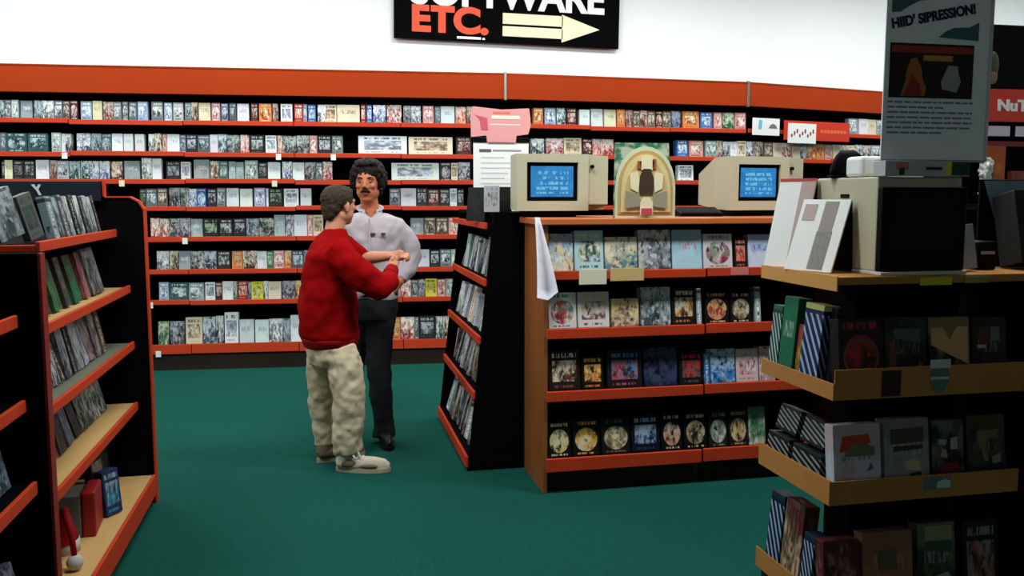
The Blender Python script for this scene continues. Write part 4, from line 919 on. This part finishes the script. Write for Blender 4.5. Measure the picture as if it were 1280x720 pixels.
MB().box(.0, .39, -.004, .03, -.003, .004, mat('clear_holder', (150, 156, 160), .2, .5)).box(.388, .40, -.002, .007, .0, .66, mat('pale_edge', (206, 206, 214))).build('holder', parent=po)
tag(po, 'tall grey-blue poster with teal shapes standing above the black-fronted machine', 'poster')
# white device and cap on the beige case
wd = empty('desk_device', (1.795, 2.70, ZT+.3265))
MB().box(-.0, .12, 0, .1, 0, .07, WHITE, bev=.012).build('body', parent=wd)
MB().box(.045, .066, -.003, .0, .018, .05, mat('grey_lens', (90, 96, 104)), bev=.001).build('window', parent=wd)
mb = MB()
for q in range(3): mb.box(.075, .10, -.003, 0, .02+q*.011, .025+q*.011, mat('grey_lens', (90, 96, 104)))
mb.build('vent', parent=wd)
tag(wd, 'small white device with a grey window on the beige case', 'device')
cp = empty('cap', (1.853, 2.86, ZT+.3265)); cp.scale = (1.05, 1, 1.4)
mb = MB(); N = 20
mb.rings([(0, 0, .0, .075, .03), (0, 0, .02, .074, .03), (0, 0, .04, .066, .028), (-.005, 0, .056, .05, .022), (-.01, 0, .070, .026, .012)], BLKP); mb.build('crown', parent=cp)
MB().rings([(.0, .0, .0, .082, .034), (0, 0, .006, .080, .033)], BLKP).build('rim', parent=cp)
tag(cp, 'black rounded cap beside the white device', 'cap')
# brochures leaning like tents
def brochure(loc, rz, w, h, lean, cols, label, face):
    t = empty('brochure_display', loc, rz)
    M = Matrix.Rotation(-lean, 4, 'X')
    MB().box(-w/2, w/2, 0, .006, 0, h, face[0], bev=.001, M=M).build('front_board', parent=t)
    mb = MB()
    for (x0, x1, z0, z1, m) in face[1]: mb.box(x0*w, x1*w, -.0015, 0, z0*h, z1*h, m, M=M)
    mb.build('print', parent=t)
    top = M @ Vector((0, .006, h))
    mb = MB(); mb.hexa([(-w/2+.004, top.y+.012, 0), (w/2-.004, top.y+.012, 0), (w/2-.004, top.y+.018, 0), (-w/2+.004, top.y+.018, 0), (-w/2+.004, top.y+.001, top.z-.004), (w/2-.004, top.y+.001, top.z-.004), (w/2-.004, top.y+.007, top.z-.004), (-w/2+.004, top.y+.007, top.z-.004)], BLKP)
    mb.build('easel_back', parent=t)
    return tag(t, label, 'brochure')
PKB = mat('dusty_pink_print', (184, 160, 156)); GYB = mat('grey_band_print', (150, 140, 138)); GYD = mat('building_print', (136, 132, 128), .6, .3, noise=.5, scale=30, stretch=(4, 4, 1))
brochure((1.645, 2.775, ZT+.002), R(-70), .20, .265, R(21), None, 'front white brochure with a grey building picture on the tower', (WHITE, [(-.02, .30, .03, .55, GYD), (.0, .28, .55, .97, GYB), (-.42, -.15, .70, .93, PKB)]))
brochure((1.652, 2.965, ZT+.001), R(-62), .15, .34, R(17), None, 'rear white and pink brochure behind the other one', (WHITE, [(.12, .5, .1, .97, PKB), (-.5, .5, .965, 1.0, mat('red_edge_print', (176, 60, 60)))]))

# ---- black display further right
bt = empty('display_counter', (2.42, 2.60, 0))
MB().box(0, .9, 0, .5, 0, 1.235, BLK, bev=.004).build('body', parent=bt)
MB().box(-.02, .92, -.02, .52, 1.2355, 1.262, mat('olive_wood_edge', (140, 104, 50), .5, .3), bev=.003).build('top_board', parent=bt)
tag(bt, 'black counter with a wooden top edge beside the cardboard tower', 'counter')
o = carton('software_box', .20, .27, .12, (2.56, 2.70, 1.2625), R(-4), R(14), 'k', 'plain', ((12,12,14),(18,18,20),(60,60,60)), jit=2)
tag(o, 'large black box leaning back on the black counter', 'software box')
pcx = empty('picture_card', (2.53, 2.91, 1.2625), R(6))
MB().box(-.10, .30, 0, .01, 0, .33, BLKP, bev=.002).build('board', parent=pcx)
MB().prism([(-.085, .325), (.28, .325), (.28, .08), (.02, .08)], 'y', -.002, 0, mat('blue_grey_picture', (110, 136, 160), .5, .3, noise=.35, scale=16)).build('picture', parent=pcx)
tag(pcx, 'dark card with a blue-grey picture at the frame\'s right edge', 'card')
o = carton('software_box', .055, .155, .05, (2.205, 2.655, ZT+.001), R(0), R(7), 'a', 'plain', ((150,164,178),(170,180,190),(130,146,160)), roll=R(-5), jit=2)
tag(o, 'narrow pale blue box right of the black-fronted machine', 'software box')
bs_ = empty('cable_box', (2.27, 2.70, ZT+.0005)); 
MB().box(0, .075, 0, .12, 0, .10, BLKP, bev=.005).build('body', parent=bs_)
MB().box(.01, .065, -.002, 0, .055, .066, mat('white_lettering', (170, 170, 176))).build('lettering', parent=bs_)
tag(bs_, 'small black box with a white line beside the narrow pale box', 'box')

# ================================================================= other department, far right
dp = empty('department_unit', (5.72, 7.0, 0))
MB().box(0, 2.2, .06, .6, 0, 2.9, BLK).box(0, 2.2, .0, .05, 2.50, 3.06, mat('dark_window_board', (6, 7, 6), .6, .06), bev=.004).build('cabinet', parent=dp)
MB().box(0, 2.2, -.02, .05, 2.20, 2.49, SREDM, bev=.004).build('fascia', parent=dp)
text('lettering', 'NuTE', .135, (.26, -.026, 2.30), mat('sign_white', (240, 240, 240)), dp, bold=.006, width=.40)['label'] = 'white lettering'
mb = MB()
for q, (x0, x1) in enumerate([(.1, .40), (.46, .74), (.8, 1.1), (1.2, 1.5)]): mb.box(x0, x1, -.03, -.026, 2.07, 2.16, mat('lilac_tag', (206, 190, 206)))
mb.build('shelf_tag', parent=dp)
for q, z in enumerate((2.02, 1.45, .9, .3)):
    s = MB().box(.0, 2.2, .0, .06, z-.03, z, BLK).build('shelf', parent=dp)
    MB().box(0, 2.2, -.015, -.001, z-.04, z+.005, mat('maroon_lip', (110, 40, 44))).build('lip', parent=s)
mb = MB(); mb.ell((.2, -.01, 2.70), (.06, .02, .12), mat('dim_olive', (64, 66, 50))); mb.ell((.2, -.012, 2.60), (.05, .02, .07), mat('dim_peach', (120, 92, 76))); mb.box(.06, .09, -.005, .0, 2.52, 2.64, mat('pale_strip', (170, 170, 160))); mb.build('window_picture', parent=dp)
tag(dp, 'dark department unit with a bright red fascia at the far right', 'shop fitting')
for j, (x, z, w, h, cc, lab) in enumerate([(5.95, 1.455, .20, .52, ((176,84,30),(120,50,24),(200,120,60)), 'tall orange box below the far right red fascia'), (6.25, 1.455, .24, .30, ((110,44,36),(150,70,60),(60,30,28)), 'dark red box beside the tall orange box'), (6.55, 1.455, .2, .5, ((170,90,30),(120,50,24),(200,120,60)), 'second orange box at the frame\'s right edge')]):
    o = carton('software_box', w, h, .06, (x, 6.925, z), 0, 0, 'o', 'plain', cc, jit=3); tag(o, lab, 'software box')
for c in (5.95, 6.25, 6.55): pass
MB().box(.1, 1.2, -.12, -.016, 1.43, 1.4545, BLK).build('shelf', parent=dp)
sv = empty('silver_ornament', (5.76, 6.86, 1.457))
mb = MB(); fr = random.Random(5)
mb.tube([(.04, 0, .0), (.045, 0, .12), (.03, 0, .25), (.05, .0, .36), (.03, 0, .42)], [.05, .035, .045, .05, .02])
for q in range(16): mb.ell((.04+fr.uniform(-.05, .05), fr.uniform(-.03, .03), fr.uniform(.03, .42)), (.028, .018, .03), seg=8)
FO = mat('silver_foil', (170, 170, 168), .4, .5, metal=.4)
fo = K_('foil', mb, FO, .012, 1, (.05, .04)); fo.parent = sv
_x = MB(); _x.bm.free()
mb = None
tag(sv, 'crumpled silver foil ornament at the poster\'s lower right', 'ornament')
MB().box(-.04, .12, -.20, -.018, 1.43, 1.4545, BLK).build('shelf', parent=dp)
POW = (46, 66); EXPO = 0.0
# ================================================================= people
def skin_mat(name, col, lip):
    return mat(name, col, .55, .3, noise=.06, scale=14)
def head_solids(mb, C, yaw, k=1.0, tilt=0.0, neck=None):
    """C = middle of the head; the face looks along yaw"""
    Rz = Matrix.Rotation(yaw, 4, 'Z') @ Matrix.Rotation(tilt, 4, 'Y')
    M = Matrix.Translation(Vector(C)) @ Rz
    t = MB()
    t.ell((-.018, 0, .035), (.094, .074, .082))          # skull
    t.ell((.022, 0, .005), (.066, .064, .085))           # forehead and cheeks
    t.ell((.030, 0, -.045), (.054, .061, .057))          # lower face
    t.ell((.040, 0, -.085), (.038, .040, .026))          # chin
    t.ell((-.005, 0, -.055), (.06, .066, .045))            # jaw hinge
    t.tube([(.080, 0, .028), (.098, 0, -.002), (.108, 0, -.016)], [.008, .010, .012])   # nose
    for s in (-1, 1):
        t.ell((.096, s*.012, -.020), (.010, .009, .008))
        t.ell((.072, s*.031, .032), (.016, .022, .008))  # brow
        t.ell((.066, s*.040, -.012), (.018, .018, .016)) # cheekbone
        t.ell((-.006, s*.076, -.005), (.018, .010, .032), rot=Matrix.Rotation(s*R(18), 3, 'Z'))  # ear
        t.ell((-.006, s*.078, -.028), (.010, .008, .012))
    t.tube([(.078, -.022, -.050), (.086, 0, -.049), (.078, .022, -.050)], [.006, .008, .006])   # upper lip
    t.tube([(.074, -.020, -.060), (.082, 0, -.061), (.074, .020, -.060)], [.006, .008, .006])   # lower lip
    for v in t.bm.verts: v.co *= k
    t.bm.transform(M)
    mb._merge(t.bm, None, True)
    return M @ Matrix.Diagonal(Vector((k, k, k, 1)))
def hand_solids(mb, W, d, nrm, side=1, curl=.5, k=1.0):
    """W wrist, d towards the fingers, nrm out of the back of the hand; thumb on +side"""
    d = Vector(d).normalized(); nrm = Vector(nrm); nrm = (nrm-d*nrm.dot(d)).normalized(); sd = d.cross(nrm).normalized()*side
    W = Vector(W)
    def P(a, b, c): return tuple(W+(d*a+sd*b+nrm*c)*k)
    mb.tube([P(-.02, 0, 0), P(.02, 0, 0), P(.055, .002, 0), P(.085, .0, -.002)], [(.024*k, .018*k), (.032*k, .016*k), (.040*k, .015*k), (.036*k, .012*k)])
    for i, (b, L) in enumerate(((.028, .070), (.010, .078), (-.009, .073), (-.027, .058))):
        a = .082; p = [P(a-.02, b, 0)]; ang = 0.15; x, z = a, 0
        seg = L/3
        for q in range(3):
            x += seg*math.cos(ang); z -= seg*math.sin(ang); p.append(P(x, b*1.12, z)); ang += curl*(1.1 if q < 2 else .8)
        mb.tube(p, [.0095*k, .0090*k, .0082*k, .0070*k], seg=10); 
    mb.tube([P(.018, .022, -.004), P(.040, .046, -.012), P(.062, .056, -.022), P(.082, .054, -.034)], [.014*k, .012*k, .0105*k, .008*k], seg=10)

# ---------------------------------------------------------------- the boy (red sweatshirt)
boy = empty('person', (.05, 4.95, 0))
def K(name, mb, m, voxel, smooth=3, disp=None, rm=True):
    o = mb.build(name, m)
    o.data.materials.clear(); o.data.materials.append(m)
    for p in o.data.polygons: p.material_index = 0
    if rm: rebuilt(o, voxel, smooth, disp)
    return o
def under(o, par):
    o.parent = par; o.location = -par.location; return o
SK1 = mat('boy_skin', (206, 140, 112), .55, .3, noise=.05, scale=14)
HY = R(38)
body = MB()
HC = (.092, 4.965, 1.475)
HM = head_solids(body, HC, HY, .95)
body.tube([(.045, 4.94, 1.24), (.060, 4.945, 1.34), (.078, 4.955, 1.42)], [.062, .054, .052])
body.rings([(.03, 4.96, .66, .09, .10), (.03, 4.96, .95, .11, .13), (.035, 4.96, 1.15, .11, .15), (.05, 4.955, 1.27, .08, .14), (.055, 4.95, 1.31, .04, .06)])
for s, (hp, kn, an) in ((0, ((.07, 4.90, .70), (.12, 4.86, .42), (.10, 4.885, .05))), (1, ((0, 5.01, .70), (-.02, 5.06, .42), (-.03, 5.10, .05)))):
    body.tube([hp, kn, an], [.06, .05, .035])
NE, NW = (.285, 4.75, 1.045), (.365, 4.895, 1.125)
FE, FW = (.185, 5.08, 1.165), (.375, 4.985, 1.195)
body.tube([(.07, 4.80, 1.25), NE, NW], [.045, .038, .026]); body.tube([(.09, 5.10, 1.25), FE, ((FE[0]+FW[0])/2, (FE[1]+FW[1])/2, 1.185), FW], [.045, .040, .036, .025])
hand_solids(body, FW, (.9, -.35, .05), (.15, -.5, 1), -1, .95, .85)
hand_solids(body, NW, (.30, .55, .65), (.8, -.6, .1), 1, .95, .80)
o = under(K('body', body, SK1, .0065, 2), boy)
# hair
def hair(par, HM, k, m, pieces, voxel=.006, disp=(.012, .012)):
    mb = MB()
    for c, r in pieces: mb.ell(c, r)
    mb.bm.transform(HM)
    o = under(K('hair', mb, m, voxel, 1, disp), par); return o
HAIRB = mat('dark_brown_hair', (56, 44, 32), .75, .25, noise=.35, scale=60)
hair(boy, HM, 1, HAIRB, [((-.020, 0, .042), (.102, .082, .083)), ((.02, 0, .083), (.065, .060, .034)), ((-.066, 0, -.005), (.052, .066, .066)), ((-.080, 0, -.045), (.030, .050, .04))])
def face(par, HM, brow_m, mous=None, glasses=None):
    ey = mat('eye_white', (120, 92, 78), .3, .5); ir = mat('dark_iris', (40, 28, 20), .2, .5)
    for s in (-1, 1):
        e = MB(); e.ell((.0735, s*.029, .013), (.011, .013, .009), ey, seg=12); e.ell((.081, s*.029, .012), (.0045, .006, .006), ir, seg=10); e.bm.transform(HM)
        under(e.build('eye', parent=None), par)
        b = MB(); b.tube([(.084, s*.014, .033), (.088, s*.030, .038), (.076, s*.048, .034)], [.0035, .0045, .0028], brow_m, seg=8); b.bm.transform(HM)
        under(b.build('eyebrow'), par)
    l = MB(); l.tube([(.083, -.018, -.055), (.0905, 0, -.055), (.083, .018, -.055)], [.003, .0045, .003], mat('lip_skin', (160, 84, 74), .5, .3), seg=8); l.bm.transform(HM); under(l.build('mouth'), par)
face(boy, HM, HAIRB)
# sweatshirt
RSW = mat('red_sweatshirt_fleece', (150, 8, 11), .95, .05, noise=.10, scale=18, bump=.5, bscale=220)
s = MB()
s.rings([(.028, 4.96, .725, .150, .150), (.022, 4.96, .76, .163, .175), (.020, 4.96, .85, .165, .182), (.022, 4.96, .98, .158, .182), (.026, 4.96, 1.10, .150, .185), (.036, 4.958, 1.20, .135, .190), (.050, 4.955, 1.27, .108, .165), (.060, 4.95, 1.318, .080, .10), (.070, 4.95, 1.356, .064, .066)], yaw=R(0))
s.tube([(.06, 4.83, 1.245), (.13, 4.775, 1.17), (.215, 4.755, 1.09), (.295, 4.755, 1.045), (.345, 4.82, 1.075), (.368, 4.895, 1.12)], [.078, .085, .088, .080, .058, .038])
s.tube([(.08, 5.08, 1.255), (.14, 5.09, 1.21), (.195, 5.085, 1.17), (.235, 5.06, 1.172)], [.075, .078, .072, .055])
sw = under(K('sweatshirt', s, RSW, .009, 3, (.035, .11)), boy)
rib = MB(); rib.rings([(.028, 4.96, .695, .142, .148), (.028, 4.96, .710, .152, .158), (.027, 4.96, .735, .158, .168), (.026, 4.96, .752, .158, .170)]); under(K('waistband', rib, mat('red_ribbing', (140, 12, 16), .9, .1), .007, 1), boy)
rib = MB(); rib.tube([(.352, 4.85, 1.095), (.372, 4.905, 1.128)], [.045, .037]); under(K('cuff', rib, mat('red_ribbing', (140, 12, 16)), .006, 1), boy)
# trousers
KH = mat('beige_trousers', (206, 190, 160), .85, .15, noise=.06, scale=10, bump=.3, bscale=160)
s = MB()
s.rings([(.032, 4.96, .60, .125, .13), (.032, 4.96, .66, .138, .15), (.03, 4.96, .78, .135, .15)])
s.tube([(.075, 4.89, .70), (.105, 4.87, .58), (.122, 4.862, .42), (.112, 4.872, .27), (.106, 4.88, .16), (.112, 4.878, .105)], [.092, .096, .090, .086, .083, .076])
s.tube([(-.005, 5.02, .70), (-.022, 5.05, .58), (-.028, 5.07, .42), (-.022, 5.09, .27), (-.02, 5.10, .16), (-.015, 5.10, .10)], [.088, .090, .080, .072, .066, .060])
under(K('trousers', s, KH, .009, 2, (.028, .06)), boy)
SHO = mat('off_white_leather', (206, 192, 172), .6, .3, noise=.1, scale=30); SOL = mat('shoe_sole', (176, 160, 140), .7, .2); LAC = mat('white_laces', (228, 222, 210), .8, .1); DKS = mat('dark_shoe_panel', (110, 96, 78), .7, .2)
def shoe(par, loc, ang, L, upper, sole, lace, panel=None):
    t = MB(); M = Matrix.Translation(Vector(loc)) @ Matrix.Rotation(ang, 4, 'Z')
    k = L/.29
    t.tube([(-.045*k, 0, .05), (-.02*k, 0, .055), (.04*k, 0, .052), (.10*k, 0, .045), (.16*k, 0, .038), (.21*k, 0, .033), (.238*k, 0, .028)], [(.030, .034), (.040, .044), (.043, .046), (.045, .038), (.048, .030), (.042, .024), (.022, .014)])
    t.tube([(-.012*k, 0, .05), (-.005, 0, .11)], [.046, .042])
    t.bm.transform(M); up = under(K('shoe', t, upper, .006, 2), par)
    s = MB(); pts = []
    n = 26
    for i in range(n):
        a = i*2*math.pi/n; x = math.cos(a); y = math.sin(a)
        pts.append(((.095+.15*x)*k, y*(.047 if x > 0 else .040)*(1-.15*max(0, -x))))
    s.prism(pts, 'z', .002, .026); s.bm.transform(M); so = s.build('sole', sole); so.parent = up
    if lace:
        q_ = MB()
        for s_ in (-1, 1):
            q_.ell((.02*k, s_*.034, .055), (.052*k, .014, .024), DKS); q_.ell((.13*k, s_*.036, .040), (.05*k, .012, .012), DKS)
        q_.bm.transform(M); qo = q_.build('side_panel'); qo.parent = up
        l = MB()
        for q in range(5):
            x = (.045+q*.024)*k; z = .107-q*.0085
            l.tube([(x, -.030, z-.018), (x+.004, 0, z), (x, .030, z-.018)], .0055, lace, seg=8)
        l.tube([(.05, .0, .112), (.035, -.028, .118), (.055, -.045, .10), (.07, -.048, .08)], .005, lace, seg=8); l.tube([(.05, 0, .112), (.075, -.02, .116), (.09, -.036, .09)], .005, lace, seg=8); l.bm.transform(M); lo = l.build('laces'); lo.parent = up
    return up
shoe(boy, (.095, 4.872, 0), R(-14), .30, SHO, SOL, LAC)
shoe(boy, (-.015, 5.085, 0), R(20), .29, DKS, SOL, LAC)
tag(boy, 'boy in a baggy red sweatshirt, beige trousers and white sneakers, arms folded', 'person')

# ---------------------------------------------------------------- the man (pale shirt)
man = empty('person', (.28, 5.42, 0))
SK2 = mat('man_skin', (196, 116, 82), .55, .3, noise=.05, scale=14)
body = MB()
HC2 = (.268, 5.40, 1.606)
MY = math.atan2(-.95, -.22)
HM2 = head_solids(body, HC2, MY, 1.03, R(4))
body.tube([(.285, 5.44, 1.36), (.282, 5.43, 1.46), (.272, 5.42, 1.54)], [.062, .054, .052])
body.rings([(.29, 5.43, .90, .13, .10), (.29, 5.43, 1.1, .13, .10), (.29, 5.43, 1.30, .15, .10), (.285, 5.43, 1.38, .15, .08), (.285, 5.43, 1.43, .06, .06)])
body.tube([(.33, 5.42, .90), (.32, 5.41, .50), (.345, 5.42, .06)], [.075, .05, .036]); body.tube([(.22, 5.46, .90), (.17, 5.52, .50), (.14, 5.56, .06)], [.075, .05, .036])
body.tube([(.41, 5.43, 1.33), (.53, 5.45, 1.19), (.538, 5.45, 1.155), (.44, 5.36, 1.00)], [.042, .038, .034, .028]); body.tube([(.16, 5.43, 1.33), (.07, 5.46, 1.12), (.12, 5.38, .90)], [.05, .040, .028])
hand_solids(body, (.44, 5.36, 1.0), (-.75, -.05, -.6), (.1, -1, 0), 1, .35, 1.0)
hand_solids(body, (.12, 5.38, .90), (.1, -.1, -1), (-1, 0, 0), 1, .35, 1.0)
under(K('body', body, SK2, .0065, 2), man)
HAIRM = mat('black_brown_hair', (26, 18, 15), .75, .25, noise=.35, scale=60)
hair(man, HM2, 1, HAIRM, [((-.030, 0, .060), (.104, .098, .088)), ((.022, 0, .112), (.050, .072, .026)), ((-.03, .075, .02), (.062, .034, .062)), ((-.03, -.075, .02), (.062, .034, .062)), ((.025, .070, .062), (.036, .022, .036)), ((.025, -.070, .062), (.036, .022, .036)), ((-.07, 0, -.03), (.055, .08, .07))], .007, (.03, .022))
face(man, HM2, HAIRM)
ms = MB(); ms.tube([(.080, -.028, -.046), (.092, -.012, -.038), (.096, 0, -.037), (.092, .012, -.038), (.080, .028, -.046)], [.0045, .0075, .008, .0075, .0045], HAIRM, seg=10); ms.bm.transform(HM2); under(ms.build('moustache'), man)
gl = MB()
for s_ in (-1, 1):
    cc = [(.094, s_*.031+.021*math.cos(t), .012+.017*math.sin(t)) for t in [q*math.pi/7 for q in range(15)]]
    gl.tube(cc, .0014, mat('thin_metal_frame', (90, 70, 50), .3, .5, metal=.7), seg=6)
gl.bm.transform(HM2)
gl.bm.free()
SHT = mat('pale_lilac_shirt', (184, 174, 180), .85, .15, noise=.03, scale=8, bump=.1, bscale=180)
s = MB()
s.rings([(.295, 5.43, .88, .140, .115), (.295, 5.43, .93, .155, .125), (.293, 5.43, 1.02, .160, .128), (.292, 5.43, 1.15, .165, .130), (.290, 5.43, 1.27, .185, .132), (.288, 5.43, 1.35, .200, .120), (.285, 5.43, 1.40, .168, .098), (.283, 5.43, 1.425, .105, .075)])
s.tube([(.38, 5.43, 1.355), (.435, 5.435, 1.34), (.485, 5.44, 1.285), (.520, 5.45, 1.215), (.540, 5.45, 1.155), (.505, 5.42, 1.09), (.455, 5.375, 1.02)], [.055, .066, .064, .060, .056, .052, .042])
s.tube([(.19, 5.43, 1.355), (.145, 5.43, 1.345), (.10, 5.45, 1.28), (.07, 5.46, 1.12), (.09, 5.42, 1.0), (.118, 5.385, .92)], [.055, .064, .066, .058, .053, .042])
under(K('shirt', s, SHT, .009, 3, (.03, .09)), man)
c = MB()
L_ = []
for q in range(15):
    t = R(-58)+q*R(296)/14     # open at the throat
    t += R(0); back = (1+math.sin(t))/2
    L_.append((.281+.064*math.cos(t), 5.428+.060*math.sin(t), 1.432+.034*back))
L_ = [(.281+.064*math.cos(R(-50)+q*R(280)/14), 5.428+.062*math.sin(R(-50)+q*R(280)/14), 1.432+.020*(1+math.sin(R(-50)+q*R(280)/14))) for q in range(15)]
c.tube(L_, [(.007, .022)]*15, SHT, seg=10)
for s_ in (-1, 1):
    c.hexa([(.281+s_*.022, 5.338, 1.375), (.281+s_*.068, 5.336, 1.385), (.281+s_*.068, 5.342, 1.386), (.281+s_*.022, 5.345, 1.377), (.281+s_*.036, 5.372, 1.450), (.281+s_*.070, 5.395, 1.458), (.281+s_*.068, 5.402, 1.456), (.281+s_*.034, 5.380, 1.448)], SHT)
c.prism([(.256, 1.447), (.306, 1.447), (.282, 1.392)], 'y', 5.345, 5.40, SK2)
under(c.build('collar'), man)
pk_ = MB(); 
for x in (.289, .350):
    pk_.box(x-.014, x+.014, 5.285, 5.297, 1.300, 1.312, mat('pocket_pen', (70, 62, 72)), bev=.002)
under(pk_.build('pocket_pens'), man)
c = MB(); c.box(.262, .276, 5.290, 5.300, 1.0, 1.40, SHT, bev=.003); under(c.build('button_placket'), man)
DG = mat('charcoal_trousers', (40, 42, 46), .85, .15, noise=.1, scale=12, bump=.2, bscale=160)
s = MB()
s.rings([(.292, 5.43, .78, .135, .12), (.294, 5.43, .86, .150, .125), (.295, 5.43, .935, .148, .12)])
s.tube([(.335, 5.425, .84), (.33, 5.42, .68), (.318, 5.41, .50), (.330, 5.415, .30), (.345, 5.42, .13), (.345, 5.41, .04)], [.095, .086, .077, .070, .067, .072])
s.tube([(.225, 5.45, .84), (.19, 5.48, .68), (.16, 5.52, .50), (.15, 5.54, .30), (.14, 5.56, .13), (.14, 5.56, .055)], [.095, .086, .077, .070, .066, .068])
under(K('trousers', s, DG, .009, 2, (.022, .09)), man)
b = MB(); b.rings([(.295, 5.43, .925, .152, .124), (.295, 5.43, .955, .152, .124)], BLKP); under(b.build('belt'), man)
SHB = mat('black_leather', (12, 12, 13), .4, .4)
shoe(man, (.345, 5.41, 0), R(-84), .24, SHB, SHB, None); shoe(man, (.14, 5.56, 0), R(-100), .28, SHB, SHB, None)
tag(man, 'man with dark hair and moustache in a pale shirt facing the boy', 'person')

# ================================================================= lights
def tube_light(x, y, power, w=1.2, d=.6, on=True, tilt=0.0):
    t = empty('ceiling_light', (x, y, ZC-(.16 if tilt else 0))); t.rotation_euler = (tilt, 0, 0)
    MB().box(-w/2-.03, w/2+.03, -d/2-.03, -d/2, -.06, -.001, STEEL).box(-w/2-.03, w/2+.03, d/2, d/2+.03, -.06, -.001, STEEL).box(-w/2-.03, -w/2, -d/2, d/2, -.06, -.001, STEEL).box(w/2, w/2+.03, -d/2, d/2, -.06, -.001, STEEL).build('frame', parent=t)
    MB().box(-w/2, w/2, -d/2, d/2, -.04, -.035, mat('light_diffuser', (240, 248, 255), .6, .2, emit=1.5 if on else .2)).build('diffuser', parent=t)
    tag(t, 'fluorescent ceiling light in a steel frame, lit', 'ceiling light', 'fluorescent ceiling lights')
    if power:
        L = bpy.data.lights.new('fluorescent_tubes', 'AREA'); L.shape = 'RECTANGLE'; L.size = w; L.size_y = d; L.energy = power; L.color = (.93, 1.0, .98)
        o = bpy.data.objects.new('fluorescent_tubes', L); COL.objects.link(o); o.parent = t; o.location = (0, 0, -.065)
for x in (-2.6, -.6, 1.4, 3.4, 5.4, 7.2): tube_light(x, 7.2, POW[0])
for x in (-2.2, .3, 2.6): tube_light(x, 3.2, POW[1], tilt=R(32), d=.4)  # unseen row, added and tilted to brighten upright faces more than the near floor
W = bpy.data.worlds.new('World'); SC.world = W; W.use_nodes = True
W.node_tree.nodes['Background'].inputs[0].default_value = (.02, .02, .02, 1); W.node_tree.nodes['Background'].inputs[1].default_value = 1

# ================================================================= camera
cam = bpy.data.cameras.new('camera'); co = bpy.data.objects.new('camera', cam); COL.objects.link(co)
cam.sensor_width = 36; cam.lens = 36*1100/1280; cam.clip_start = .05
co.location = (0, 0, 1.53); co.rotation_euler = (R(90-5.968), 0, R(-12.095))
SC.camera = co
SC.view_settings.view_transform = 'Standard'; SC.view_settings.look = 'None'; SC.view_settings.gamma = 1
SC.view_settings.use_curve_mapping = False
SC.view_settings.exposure = EXPO

# ================================================================= past three hundred cartons: the smallest in view as one mass
def merge_small(keep=300):
    cp = co.location
    L = []
    for o in bpy.data.objects:
        if o.name.startswith('software_box') and 'c1' in o.keys():
            w, d, h = o.scale; L.append((w*h/(o.location-cp).length_squared, o))
    L.sort(key=lambda t: -t[0])
    small = [o for _, o in L[keep:] if not o.children]
    kinds = sorted({o.data.materials[0].name.replace('printed_carton_', '') for o in small})
    mats = {k: cover_mat(k, True) for k in kinds}
    bm = bmesh.new(); pl = bm.verts.layers.float_vector.new('place'); cl = [bm.verts.layers.float_color.new(n) for n in ('c1', 'c2', 'c3')]
    bpy.context.view_layer.update()
    for o in small:
        k = o.data.materials[0].name.replace('printed_carton_', ''); mi = kinds.index(k); vm = []
        for v in o.data.vertices:
            n = bm.verts.new(o.matrix_world @ v.co); n[pl] = (v.co.x+.5, v.co.y, v.co.z)
            for l, key in zip(cl, ('c1', 'c2', 'c3')): n[l] = tuple(o[key])+(1.0,)
            vm.append(n)
        for f in o.data.polygons: bm.faces.new([vm[i] for i in f.vertices]).material_index = mi
    me = bpy.data.meshes.new('small_software_boxes'); bm.to_mesh(me); bm.free()
    for k in kinds: me.materials.append(mats[k])
    r = bpy.data.objects.new('small_software_boxes', me); COL.objects.link(r); r['kind'] = 'stuff'
    r['label'] = 'the narrowest boxes standing between the others on the shelves'; r['category'] = 'software boxes'
    for o in small: bpy.data.objects.remove(o)
merge_small()
